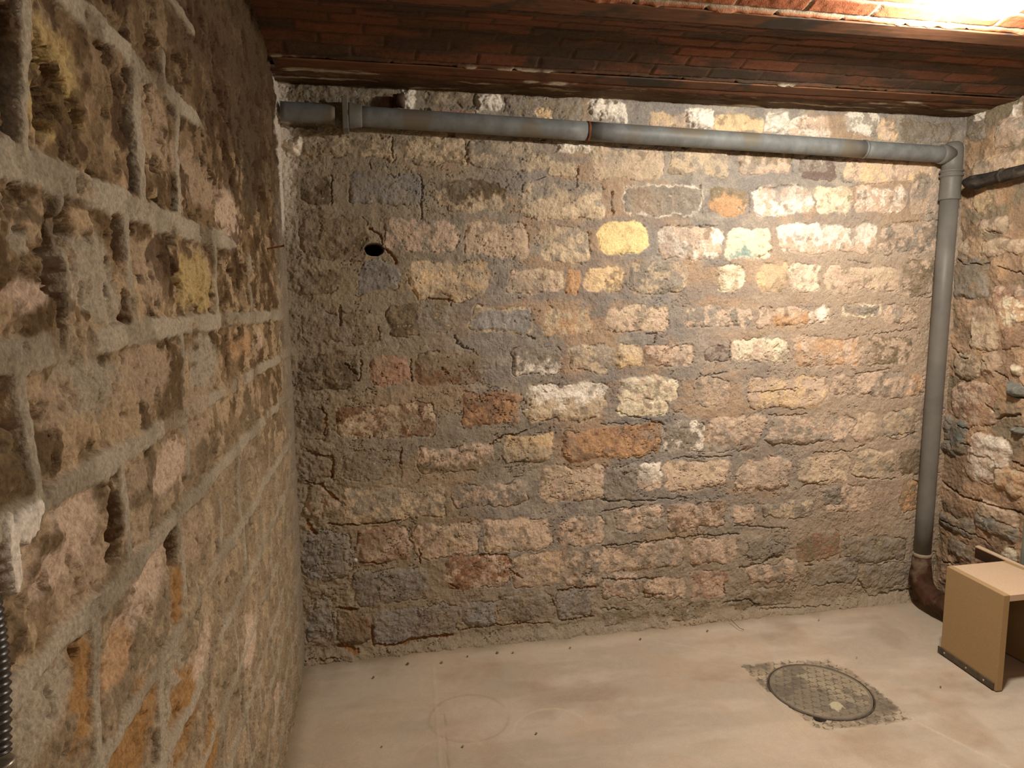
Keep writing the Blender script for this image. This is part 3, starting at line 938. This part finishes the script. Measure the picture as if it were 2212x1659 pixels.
# ---- ceiling: brick jack arches between steel beams running along X
BEAMS = [-0.232, -0.899, -1.566, -2.233, -2.900, -3.567]     # centre Y of each lower flange
FW = 0.045                                                  # half flange width
u = np.arange(-0.05, W+0.05, 0.006)
v = np.concatenate([np.arange(-4.25, -1.75, 0.02), np.arange(-1.75, 0.04, 0.0035)])
U, V = np.meshgrid(u, v, indexing='ij')
med = fbm(U, V, 10, 5, 701, 0.6); fine = fbm(U, V, 60, 4, 711, 0.6); big = fbm(U, V, 2.5, 4, 721)
pit_ = 0.667
ph = ((-V-0.232) / pit_); bay = np.floor(ph); t = ph-bay
inner = np.clip((t*pit_-FW)/(pit_-2*FW), 0, 1)
rise = 0.012+0.065*np.sin(np.pi*inner)
rise = np.where((t*pit_ < FW) | (t*pit_ > pit_-FW), 0.012, rise)
rise = np.where(ph < 0, 0.03, rise)
cs_ = t*pit_/0.062
row = np.floor(cs_); fr = cs_-row
off = (row % 2)*0.12+(fbm(row*3.1, row*0+bay, 1.7, 1, 731))*0.06
bx = (U+off+(med-0.5)*0.012)/0.235; bi = np.floor(bx); fb = bx-bi
je = np.minimum(np.minimum(fr, 1-fr)*0.062, np.minimum(fb, 1-fb)*0.235)+(med-0.5)*0.008
bmask = sstep(0.003, 0.0075, je)
hsh = vnoise(bi*7.31+3, row*5.17+bay*13, 741)
hs2 = vnoise(bi*3.7+9, row*9.1+bay*5, 745)
bc = mix(lin((98,66,48)), lin((120,76,54)), hsh)
bc = mix(bc, lin((76,62,46)), sstep(0.6, 0.8, hs2)*0.8)
bc = mix(bc, lin((62,54,46)), sstep(0.42, 0.60, fbm(U*0.6, V*2.2, 6, 4, 751))*0.8)
Cc = mix(lin((84,66,50)), bc, bmask)
# lime squeezed out beside the beams
nb = np.minimum(t*pit_-FW, (1-t)*pit_-FW)
lim = sstep(0.014, 0.004, nb)*(nb > -0.001)*sstep(0.56, 0.66, fbm(U, V, 9, 4, 761, 0.6))
Cc = mix(Cc, lin((190,180,158)), lim)
b2 = sstep(1.2, 1.6, ph)*0+sstep(0.98, 1.02, ph)      # second bay on: redder bricks, pale joints, lamplight painted into their colour
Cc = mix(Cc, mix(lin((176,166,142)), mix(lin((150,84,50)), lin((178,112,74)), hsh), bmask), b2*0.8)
Cc = Cc*(0.85+0.3*fine)[..., None]
Hh = rise-bmask*0.005+(fine-0.5)*0.004+(med-0.5)*0.008-lim*0.006-(hsh-0.5)*0.006*bmask
Hh = np.where((nb < 0) & (ph > 0), 0.016, Hh)
Pt = np.stack([U, V, H+Hh], -1)
ce = grid_mesh('ceiling', Pt, Cc, M_BRICK, flip=True); ce['kind'] = 'structure'

# dark irregular mortar bed between the first beam and the back wall
u = np.arange(-0.03, W+0.03, 0.006); v = np.linspace(-0.19, 0.035, 46)
U, V = np.meshgrid(u, v, indexing='ij')
med = fbm(U*0.6, V*2.5, 9, 5, 801, 0.6); fine = fbm(U, V, 60, 4, 811)
Hh = -0.004+(med-0.5)*0.022+(fine-0.5)*0.004
Hh += 0.012*sstep(-0.16, -0.185, V)
Cc = mix(lin((76,58,40)), lin((104,82,60)), sstep(0.4, 0.6, med))
Cc = mix(Cc, lin((86,50,30)), sstep(-0.10, -0.16, V+(med-0.5)*0.1)*0.7)
Cc = mix(Cc, lin((186,174,150)), sstep(0.63, 0.70, fbm(U*0.35, V*3, 10, 4, 821, 0.6))*0.7)
Cc = Cc*(0.85+0.3*fine)[..., None]
tr = grid_mesh('trim_1', np.stack([U, V, H+Hh], -1), Cc, M_BRICK, flip=True); tr['kind'] = 'structure'

# ================================================================== THINGS
# ---- steel beams
BLAB = ['rusty steel ceiling beam nearest the back wall, just above the horizontal pipe',
        'rusty steel ceiling beam just in front of the ceiling lamp, second from the back wall',
        'rusty steel ceiling beam overhead, third from the back wall',
        'rusty steel ceiling beam overhead, fourth from the back wall',
        'rusty steel ceiling beam overhead, fifth from the back wall',
        'rusty steel ceiling beam overhead, farthest from the back wall']
def beam_bm(y):
    prof = [(-FW,0),(FW,0),(FW,0.006),(0.006,0.012),(0.006,0.085),(FW,0.09),(FW,0.097),(-FW,0.097),(-FW,0.09),(-0.006,0.085),(-0.006,0.012),(-FW,0.006)]
    bm = bmesh.new(); n = 40; rings = []
    rr = random.Random(int(-y*100))
    for i in range(n+1):
        x = 0.012+(W-0.024)*i/n
        w = 0.0012
        rings.append([bm.verts.new((x, y+a+(rr.random()-0.5)*w, H+0.002+b+(rr.random()-0.5)*w)) for a, b in prof])
    k = len(prof)
    for A, B in zip(rings, rings[1:]):
        for j in range(k): bm.faces.new((A[j], A[(j+1) % k], B[(j+1) % k], B[j]))
    bm.faces.new(rings[0]); bm.faces.new(rings[-1][::-1])
    return bm
for y, lb in zip(BEAMS[:2], BLAB):
    o = link_bm('steel_beam', beam_bm(y), M_STEEL, smooth=False, bevel=0.0015); tag(o, lb, 'beam')
for y in BEAMS[2:4]:
    # further beams of the same ceiling, above and behind the camera; the building's structure
    o = link_bm('trim_%d' % (BEAMS.index(y)), beam_bm(y), M_STEEL, smooth=False); o['kind'] = 'structure'

# ---- ceiling lamp, and an added fill lamp of the same shape
def lamp(pos, label, emit, name='ceiling_lamp', hz=0.0):
    L = thing(name, label, 'lamp', pos)
    x, y, z = pos
    top = z+0.066
    bm = bmesh.new()
    prof = [(0.0,0.062),(0.078,0.062),(0.084,0.056),(0.084,0.040),(0.078,0.034),(0.0,0.034)]
    def lathe(bm, prof, sx=1.45):
        seg = 40; rings = []
        for r, h in prof:
            if r == 0: rings.append([bm.verts.new((x, y, z+h))])
            else: rings.append([bm.verts.new((x+sx*r*math.cos(2*math.pi*k/seg), y+r*math.sin(2*math.pi*k/seg), z+h)) for k in range(seg)])
        for A, B in zip(rings, rings[1:]):
            for k in range(seg):
                a = A[k % len(A)]; a2 = A[(k+1) % len(A)]; b = B[k % len(B)]; b2 = B[(k+1) % len(B)]
                vs_ = []
                for q in (a, a2, b2, b):
                    if q not in vs_: vs_.append(q)
                bm.faces.new(vs_)
    lathe(bm, prof)
    link_bm('lamp_base', bm, M_STRIP, L)
    bm = bmesh.new()
    g = [(0.076, 0.033)]+[(0.076*math.cos(a), 0.026-0.056*math.sin(a)) for a in [i*math.pi/2/7 for i in range(8)]]
    g[-1] = (0.0, g[-1][1])
    lathe(bm, g)
    link_bm('glass_cover', bm, emit_mat('lit_glass', LAMP_COL, emit), L, label='glowing frosted glass cover')
    return L
lamp(LAMP_POS, 'glaring lit oval ceiling lamp with white glass cover at the top right', LAMP_EMIT)
lamp(FILL_POS, 'added unseen fill lamp over the front of the cellar', FILL_EMIT)  # no known fixture here, added only to fill in light

# ---- drain pipe
DP = thing('drain_pipe', 'grey drain pipe running along top of back wall and down beside the right corner', 'pipe', (3.13, -0.052, 0.0))
def pz(x): return 2.372-(x-0.0)*(0.072/3.1)
PY = -0.056; PR = 0.040
def hpipe(name, x0, x1, r, mat, n=12, label=None, y=PY):
    bm = bmesh.new(); sweep(bm, interp((x0, y, pz(x0)), (x1, y, pz(x1)), n), [r]*n, 40)
    return link_bm(name, bm, mat, DP, label=label)
hpipe('pipe_section', 0.013, 0.222, 0.038, M_PIPE)
hpipe('pipe_section', 0.265, 1.279, PR, M_PIPE)
hpipe('pipe_section', 1.287, 2.640, PR, M_PIPE)
hpipe('pipe_section', 2.645, 3.09, PR-0.001, M_PIPE)
hpipe('joint_ring', 1.277, 1.290, PR+0.0015, M_RUST, 2, 'narrow rusty joint ring')
hpipe('joint_ring', 2.636, 2.648, PR+0.0025, M_PIPE, 2)
# collar with a square flange plate at the left
bm = bmesh.new(); x = 0.262
c = Vector((x, PY, pz(x)))
box_bm(bm, x-0.012, x+0.012, PY-0.050, PY+0.048, c.z-0.062, c.z+0.064)
link_bm('flange_plate', bm, M_PIPE, DP, smooth=False, bevel=0.003)
bm = bmesh.new()
sweep(bm, [(x+0.010, PY, c.z), (x+0.020, PY, c.z), (x+0.045, PY, pz(x+.045)), (x+0.060, PY, pz(x+.06)), (x+0.066, PY, pz(x+.066))], [0.050, 0.050, 0.045, 0.044, 0.0405], 40)
link_bm('hub', bm, M_PIPE, DP)
# tee at the corner
TX, TY = 3.134, PY
zt = pz(3.09)
bm = bmesh.new()
rr_ = 0.046
sweep(bm, [(3.060, PY, pz(3.06)), (3.066, PY, pz(3.066)), (3.082, PY, pz(3.082)), (3.088, PY, pz(3.088)), (3.12, PY, pz(3.12))], [0.0405, 0.046, 0.046, 0.043, 0.043], 40)
link_bm('pipe_socket', bm, M_DOWN, DP)
bm = bmesh.new()
zs = [zt+0.062, zt+0.060, zt+0.050, zt+0.030, zt-0.04, zt-0.072, zt-0.074, zt-0.082, zt-0.084, zt-0.092, zt-0.094, zt-0.104, zt-0.106, zt-0.112, zt-0.20, zt-0.205, zt-0.213, zt-0.216]
rs = [0.012, 0.026, 0.038, 0.0435, 0.0455, 0.0455, 0.0525, 0.0525, 0.0462, 0.0462, 0.0525, 0.0525, 0.0462, 0.0455, 0.0455, 0.0480, 0.0480, 0.0410]
def vx(z): return TX-0.012*(zt-z)/zt*1.6+0.0
sweep(bm, [(vx(z), TY, z) for z in zs], rs, 40)
link_bm('tee_fitting', bm, M_DOWN, DP)
bm = bmesh.new(); zz = [zt-0.212, 1.6, 1.0, 0.5, 0.28]
sweep(bm, [(vx(z), TY, z) for z in zz], [0.0405]*5, 40)
link_bm('downpipe', bm, M_DOWN, DP)
bm = bmesh.new(); xz = vx(0.28)
sweep(bm, [(xz, TY, z) for z in (0.292, 0.290, 0.274, 0.272)], [0.0405, 0.0440, 0.0440, 0.0405], 40)
link_bm('joint_ring', bm, noise_mat('pale_sealant', (150,134,112), (170,154,130), 50, 0.8), DP, label='pale ring at the foot of the downpipe')
bm = bmesh.new()
pts = [(xz, TY, 0.276), (xz, TY, 0.22)]; rad = [0.042, 0.046]
for i in range(9):
    a = i*math.pi/2/8
    pts.append((xz, TY-0.095*(1-math.cos(a)), 0.175-0.095*math.sin(a))); rad.append(0.054)
pts.append((xz, TY-0.16, 0.076)); rad.append(0.052)
sweep(bm, pts, rad, 36, wob=0.03)
link_bm('elbow', bm, M_ELBOW, DP, label='rusty brown cast iron elbow')
bm = bmesh.new()
sweep(bm, [(xz, TY-0.14, 0.078), (xz, -0.24, 0.074), (xz+0.004, -0.32, 0.072), (xz+0.03, -0.39, 0.070), (xz+0.08, -0.43, 0.070), (xz+0.135, -0.44, 0.070)], [0.056]+[0.050]*5, 36, wob=0.03, seed=3)
link_bm('outlet_pipe', bm, M_ELBOW, DP, label='rusty outlet pipe lying behind the box')

# lump of concrete around the outlet pipe
def lump(name, c, r, mat, seed, sub=4, amp=0.35, flat=0.0):
    bm = bmesh.new(); bmesh.ops.create_icosphere(bm, subdivisions=sub, radius=1)
    rr = np.random.RandomState(seed); off = rr.rand(3)*50
    for vv in bm.verts:
        p_ = vv.co.copy()
        n = 0.6*vnoise(np.array([p_.x*2+off[0]]), np.array([p_.y*2+p_.z*1.3+off[1]]), 61)[0]+0.4*vnoise(np.array([p_.x*5+off[1]]), np.array([p_.z*5+p_.y*3+off[2]]), 62)[0]
        k = 1+amp*(n-0.5)*2
        vv.co = Vector((c[0]+p_.x*r[0]*k, c[1]+p_.y*r[1]*k, c[2]+p_.z*r[2]*k))
    return link_bm(name, bm, mat)
M_HAUNCH = noise_mat('old_concrete_lump', (120,104,80), (168,150,124), 18, 0.95, 0, 0.9)
o = lump('concrete_packing', (3.150, -0.30, 0.108), (0.040, 0.13, 0.030), M_HAUNCH, 5)
o.parent = DP; o.matrix_parent_inverse = Matrix.Translation(-DP.location); o['label'] = 'crumbly old concrete packed on the outlet pipe'

# ---- black pipe on the right wall
BP = thing('cast_iron_pipe', 'black tarred pipe with ragged end on the right wall, behind the downpipe', 'pipe', (3.20, -0.11, 2.16))
bm = bmesh.new()
pp = [(3.150, -0.105, 2.165), (3.160, -0.112, 2.163), (3.172, -0.125, 2.160), (3.19, -0.16, 2.160), (3.20, -0.20, 2.163), (3.205, -0.30, 2.168), (3.208, -0.45, 2.176), (3.21, -0.8, 2.19), (3.21, -1.3, 2.20)]
sweep(bm, pp, [0.008, 0.020, 0.030, 0.033, 0.029, 0.027, 0.027, 0.026, 0.026], 28, wob=0.22, seed=9)
link_bm('pipe_body', bm, M_CAST, BP)
bm = bmesh.new()
sweep(bm, [(3.205, -0.262, 2.17), (3.205, -0.272, 2.17), (3.205, -0.280, 2.17)], [0.030, 0.033, 0.030], 24, wob=0.2, seed=4)
link_bm('pipe_collar', bm, M_CAST, BP)

# ---- short rusty pipe stub high on the back wall
PS = thing('pipe_stub', 'short rusty capped pipe stub in white plaster above the horizontal pipe', 'pipe stub', (0.484, -0.02, 2.432))
bm = bmesh.new()
sweep(bm, [(0.470, 0.03, 2.440), (0.470, -0.035, 2.437)], [0.020, 0.020], 24)
link_bm('stub_pipe', bm, M_RUST, PS)
bm = bmesh.new()
sweep(bm, [(0.466, -0.048, 2.436), (0.469, -0.048, 2.436), (0.492, -0.050, 2.433), (0.500, -0.050, 2.432), (0.502, -0.05, 2.432)], [0.022, 0.026, 0.028, 0.027, 0.018], 28)
link_bm('end_cap', bm, noise_mat('brown_grey_cap', (86,66,54), (112,92,78), 20, 0.7), PS)
bm = bmesh.new(); box_bm(bm, 0.455, 0.468, -0.045, 0.02, 2.400, 2.462)
link_bm('bracket_plate', bm, M_RUST, PS, smooth=False, bevel=0.002)

# ---- nail in the left wall
bm = bmesh.new()
sweep(bm, interp((-0.035, -0.505, 1.795), (0.050, -0.497, 1.812), 4), [0.0030]*4, 10)
sweep(bm, [(0.0500, -0.497, 1.812), (0.0525, -0.4968, 1.8125)], [0.0065, 0.0065], 12)
o = link_bm('nail', bm, M_RUST, smooth=False); tag(o, 'rusty nail sticking out of the left wall near the corner', 'nail')
bm = bmesh.new()
sweep(bm, interp((1.00+0.09, 0.02, 2.148), (1.105, -0.035, 2.150), 3), [0.0018]*3, 8)
o = link_bm('nail', bm, M_CAST, smooth=False); tag(o, 'tiny dark nail in the back wall mortar below the horizontal pipe', 'nail')

# ---- chipboard box
BX = thing('wooden_box', 'open chipboard box with a metal strip along its foot, bottom right corner', 'box', (2.99, -0.66, 0.0))
bt = 0.030
x0, x1, y0, y1, hz = 2.815, 3.165, -0.815, -0.502, 0.417
def panel(name, a, mat, label=None, shear=0.0):
    bm = bmesh.new(); vv = box_bm(bm, *a)
    for q in bm.verts:
        q.co.x += (q.co.y-y0)*shear
    return link_bm(name, bm, mat, BX, smooth=False, bevel=0.0015, label=label)
sh = 0.075
panel('side_panel', (x0, x0+bt, y0, y1, 0.004, hz), M_CHIP, shear=sh)
panel('side_panel', (x1-bt, x1, y0, y1, 0.004, hz), M_CHIP, shear=-0.02)
panel('top_panel', (x0+bt+0.0005, x1-bt-0.0005, y0, y1, hz-0.028, hz-0.0005), M_CHIPLIT)
panel('back_panel', (x0+bt+0.03, x1-bt-0.001, y1-0.012, y1-0.001, 0.02, hz-0.03), M_CHIPIN, 'dark inner back panel')
ms = panel('metal_strip', (x0-0.006, x0-0.0005, y0+0.010, y1+0.012, 0.006, 0.034), M_STRIP, 'dull grey metal strip', shear=sh)
for i, yy in enumerate((y0+0.06, (y0+y1)/2, y1-0.03)):
    bm = bmesh.new(); xx = x0+(yy-y0)*sh-0.006
    sweep(bm, [(xx+0.001, yy, 0.020), (xx-0.0022, yy, 0.020)], [0.0055, 0.0035], 14)
    s_ = link_bm('screw', bm, M_SCREW, BX); s_.parent = ms
    # keep it in the strip's own frame (both are local to the box)
# dark veneered shelf edge left in the box
# ---- board leaning behind the box
bm = bmesh.new()
A = [Vector((3.190, -0.300, 0.404)), Vector((3.186, -1.00, 0.384))]
vv = []
for p_ in A:
    for dx, dz in ((0, 0), (0.016, 0.004), (0.016, -0.048), (0, -0.052)):
        vv.append(bm.verts.new(p_+Vector((dx, 0, dz))))
for f in [(0,1,2,3),(4,7,6,5),(0,4,5,1),(1,5,6,2),(2,6,7,3),(3,7,4,0)]: bm.faces.new([vv[i] for i in f])
WB = thing('wooden_board', 'dark brown board with pale top edge standing against right wall behind the box', 'board', (3.14, -0.6, 0.34))
link_bm('board', bm, M_DARKWOOD, WB, smooth=False)
bm = bmesh.new(); vv = []
for p_ in A:
    for dx, dz in ((-0.001, 0.0003), (0.017, 0.0043), (0.017, 0.0088), (-0.001, 0.0048)):
        vv.append(bm.verts.new(p_+Vector((dx, 0, dz))))
for f in [(0,1,2,3),(4,7,6,5),(0,4,5,1),(1,5,6,2),(2,6,7,3),(3,7,4,0)]: bm.faces.new([vv[i] for i in f])
link_bm('pale_edge', bm, M_CHIPLIT, WB, smooth=False, label='pale unpainted top edge')

# ---- grey post at the right
bm = bmesh.new()
sweep(bm, interp((3.228, -0.522, 0.0), (3.228, -0.522, 0.66), 3), [0.013]*3, 24)
o = link_bm('metal_post', bm, M_POST); tag(o, 'grey green post behind the box at the right edge', 'post')

# ---- access cover in the floor
MC = thing('manhole_cover', 'round cast iron access cover in a square dusty frame set into the floor', 'manhole cover', ((FX0+FX1)/2, (FY0+FY1)/2, 0.0))
cx, cy, R0 = 2.118, -0.655, 0.196
OM = Vector(MC.location)
def star_field(U, V, a=0.038, arm=0.0125, w=0.0030):
    best = np.full(U.shape, 9.0)
    hgt = a*math.sqrt(3)/2
    j0 = np.round(V/hgt)
    for dj in (-1, 0, 1):
        j = j0+dj
        i0 = np.round(U/a-0.5*(j % 2))
        for di in (-1, 0, 1):
            px_ = (i0+di+0.5*(j % 2))*a; py_ = j*hgt
            x = U-px_; y = V-py_
            for k in range(3):
                an = math.radians(90+120*k); ex, ey = math.cos(an), math.sin(an)
                tt = np.clip(x*ex+y*ey, 0, arm)
                best = np.minimum(best, np.hypot(x-tt*ex, y-tt*ey))
    return sstep(w*0.5+0.0012, w*0.5-0.0004, best)
def cover_piece(u, v, seed, polar=False):
    if polar:
        RR, AA = np.meshgrid(u, v, indexing='ij'); U = cx+RR*np.cos(AA); V = cy+RR*np.sin(AA)
    else:
        U, V = np.meshgrid(u, v, indexing='ij')
    return U, V
dust_l, dust_d, iron = lin((184,168,144)), lin((158,144,122)), lin((92,84,74))
def cover_colour(U, V, st, edge):
    n = fbm(U, V, 9, 4, 901+edge, 0.6); f = fbm(U, V, 90, 4, 911); g = fbm(U, V, 22, 4, 921)
    C = mix(dust_l if edge else lin((164,152,128)), dust_d, sstep(0.42, 0.6, n))
    C = mix(C, lin((112,103,90)), sstep(0.56, 0.64, g)*0.7)
    C = mix(C, iron, st*(0.95-0.8*sstep(0.60, 0.68, n)))
    return C*(0.85+0.3*f)[..., None], n
# frame plate with a round opening (plain grid, cells inside the opening left out)
u = np.arange(FX0-0.006, FX1+0.006, 0.0022); v = np.arange(FY0-0.006, FY1+0.006, 0.0022)
U, V = np.meshgrid(u, v, indexing='ij')
st = star_field(U-cx+0.006, V-cy)
C, n = cover_colour(U, V, st, 1)
rad = np.hypot(U-cx, V-cy)
dedge = np.minimum(np.minimum(U-FX0, FX1-U), np.minimum(V-FY0, FY1-V))
# dust over the frame's rim, thick at the left and front
dn = dedge-0.002-0.034*np.maximum(fbm(U, V, 9, 5, 931, 0.6)-0.25, 0)-0.055*sstep(2.0, 1.9, U)*sstep(-0.55, -0.85, V)-0.035*sstep(2.05, 2.3, U)*sstep(-0.55, -0.45, V)
bury = sstep(0.012, -0.004, dn+(fbm(U, V, 60, 3, 935)-0.5)*0.03)
FC = floor_colour(U, V)*(0.94+0.12*fbm(U, V, 50, 4, 621))[..., None]
C = mix(C, FC, bury)
worn = sstep(2.16, 2.3, U)*sstep(-0.55, -0.75, V)+sstep(2.1, 1.98, U)*sstep(-0.46, -0.42, V)
C = mix(C, lin((104,96,84)), np.clip(worn, 0, 1)*0.65*(1-bury)*sstep(0.35, 0.5, n))
Z = -0.0035+st*0.0030+0.0035*bury+(n-0.5)*0.001
Z = np.where(bury > 0.9, 0.0006, Z); Z = np.where(dedge < -0.002, -0.002, Z)
gap = (np.abs(U-1.985) < 0.017) & (np.abs(V+0.822) < 0.020) & False
cell = (rad > R0+0.003)
slot = np.hypot((U-(cx-0.118))/0.024, (V-(cy-0.170))/0.019) < 1
cell &= ~slot
mk = cell[:-1, :-1] & cell[1:, :-1] & cell[1:, 1:] & cell[:-1, 1:]
P_ = np.stack([U-OM.x, V-OM.y, Z], -1)
o = grid_mesh('cover_frame', P_, C, M_FLOOR, parent=MC, mask=mk)
# the seat below the ring and the slot
bm = bmesh.new(); box_bm(bm, FX0+0.01, FX1-0.01, FY0+0.01, FY1-0.01, -0.055, -0.040)
link_bm('pit', bm, noise_mat('dark_pit', (22,16,11), (34,24,16), 30, 0.95), MC, smooth=False, label='dark hollow under the cover')
# lid: polar grid
r = np.concatenate([np.linspace(0.0005, R0-0.006, 90), [R0-0.0055, R0-0.0045, R0-0.003, R0-0.001, R0+0.0005, R0+0.001]])
an = np.linspace(0, 2*math.pi, 361)
RR, AA = np.meshgrid(r, an, indexing='ij'); U = cx+RR*np.cos(AA); V = cy+RR*np.sin(AA)
st = star_field(U-cx, V-cy)*sstep(R0-0.010, R0-0.014, RR)*sstep(0.014, 0.017, RR)
C, n = cover_colour(U, V, st, 0)
C = mix(C, lin((104,96,86)), sstep(0.5, 0.62, fbm(U, V, 5, 3, 941))*0.5)
# a pale patch of spilled cement on the lid
dp = np.hypot((U-(cx-0.005))/0.035, (V-(cy-0.105))/0.030)+(fbm(U, V, 40, 3, 951)-0.5)*1.6
C = mix(C, lin((190,180,152)), sstep(1.05, 0.95, dp))
Z = -0.0010+st*0.0025+(n-0.5)*0.001
boss = sstep(0.013, 0.010, RR); Z = Z+boss*0.003-0.003*sstep(0.006, 0.004, RR)
C = mix(C, lin((74,66,56)), boss*0.7)
rim = (RR > R0-0.006)
Z = np.where(RR > R0-0.0058, 0.0022, Z); Z = np.where(RR > R0+0.0008, -0.02, Z)
C = mix(C, lin((120,110,96)), np.where(rim, 0.7, 0.0))
P_ = np.stack([U-OM.x, V-OM.y, Z], -1)
o = grid_mesh('lid', P_, C, M_IRON, parent=MC, flip=False)
# ring around the lid
bm = bmesh.new(); seg = 96; prof = [(0.0040,-0.02),(0.0040,0.0008),(0.0060,0.0026),(0.0085,0.0026),(0.0100,0.0006),(0.0100,-0.02)]
rings = [[bm.verts.new((cx+(R0+a)*math.cos(2*math.pi*k/seg), cy+(R0+a)*math.sin(2*math.pi*k/seg), b)) for a, b in prof] for k in range(seg)]
for k in range(seg):
    A_, B_ = rings[k], rings[(k+1) % seg]
    for j in range(len(prof)-1): bm.faces.new((A_[j], B_[j], B_[j+1], A_[j+1]))
link_bm('rim_ring', bm, noise_mat('worn_iron_rim', (78,70,62), (112,102,90), 30, 0.6, 0.3), MC)

# ---- corrugated hose hanging at the left edge
HS = thing('corrugated_hose', 'glossy black corrugated hose hanging on the left wall at the left edge', 'hose', (0.028, -2.41, 1.2))
bm = bmesh.new()
cp = [(0.026, -2.475, 1.52), (0.026, -2.436, 1.43), (0.026, -2.420, 1.37), (0.026, -2.419, 1.31), (0.026, -2.430, 1.246)]
cpv = [Vector(c) for c in cp]
n = 150; pts = []; rad = []
def bez(t):
    L = len(cpv)-1; f = t*L; i = min(int(f), L-1); q = f-i
    p0 = cpv[max(i-1, 0)]; p1 = cpv[i]; p2 = cpv[i+1]; p3 = cpv[min(i+2, L)]
    return 0.5*((2*p1)+(-p0+p2)*q+(2*p0-5*p1+4*p2-p3)*q*q+(-p0+3*p1-3*p2+p3)*q**3)
for i in range(n):
    pts.append(bez(i/(n-1))); rad.append(0.0108+0.0013*math.cos(i*math.pi*0.5))
sweep(bm, pts, rad, 24)
link_bm('hose_body', bm, M_HOSE, HS)
bm = bmesh.new()
sweep(bm, [(0.026, -2.431, 1.240), (0.026, -2.431, 1.238), (0.026, -2.431, 1.222), (0.026, -2.431, 1.220)], [0.0125, 0.0145, 0.0145, 0.012], 24)
link_bm('ferrule', bm, M_FERRULE, HS)
bm = bmesh.new()
sweep(bm, [(0.026, -2.431, 1.221), (0.026, -2.431, 1.208)], [0.0125, 0.011], 24)
link_bm('end_plug', bm, M_HOSE, HS)
bm = bmesh.new()
sweep(bm, [(0.026, -2.431, 1.209), (0.026, -2.431, 1.17)], [0.009, 0.009], 16)
o = link_bm('yellow_tag', bm, M_YELLOW, HS, label='orange yellow plastic end')

# ---- small debris on the floor
def crumb(x, y, r, seed):
    rr = np.random.RandomState(seed)
    bm = bmesh.new(); bmesh.ops.create_icosphere(bm, subdivisions=2, radius=r)
    for q in bm.verts:
        q.co *= 0.75+0.5*rr.rand(); q.co.z *= 0.7
    bmesh.ops.translate(bm, vec=(x, y, 0.004+r*0.55), verts=bm.verts)
    return link_bm('mortar_crumb', bm, M_CRUMB, smooth=False)
cr = [(0.60, -0.12, .006), (0.72, -0.09, .004), (0.93, -0.10, .005), (0.30, -0.18, .005), (1.9, -0.09, .005), (1.2, -0.11, .004), (1.55, -0.10, .005), (2.5, -0.10, .004), (0.86, -0.085, .006), (0.45, -0.10, .006)]
for i, (x, y, r) in enumerate(cr):
    tag(crumb(x, y, r, i), 'small crumb of mortar lying at the foot of the back wall', 'mortar crumb', 'mortar crumbs along the foot of the back wall')
for i, (x, y, r) in enumerate([(0.90, -0.70, .004), (0.62, -0.72, .004), (2.44, -0.46, .003), (2.62, -0.74, .004), (0.33, -0.66, .003)]):
    tag(crumb(x, y, r, 20+i), 'tiny dark speck of grit lying out on the open floor', 'grit', 'specks of grit on the open floor')
bm = bmesh.new()
sweep(bm, [(2.045, -0.050, 0.030), (2.055, -0.075, 0.018), (2.06, -0.11, 0.012), (2.075, -0.125, 0.009)], [0.0015]*4, 6)
o = link_bm('twig', bm, M_TWIG); tag(o, 'thin dry twig on the floor against the back wall', 'twig')
bm = bmesh.new()
sweep(bm, [(0.235, -0.012, 0.474), (0.235, -0.020, 0.474)], [0.008, 0.009], 16)
o = link_bm('white_washer', bm, M_PLASTERWHITE); tag(o, 'tiny white plastic plug in the back wall, low at the left', 'wall plug')
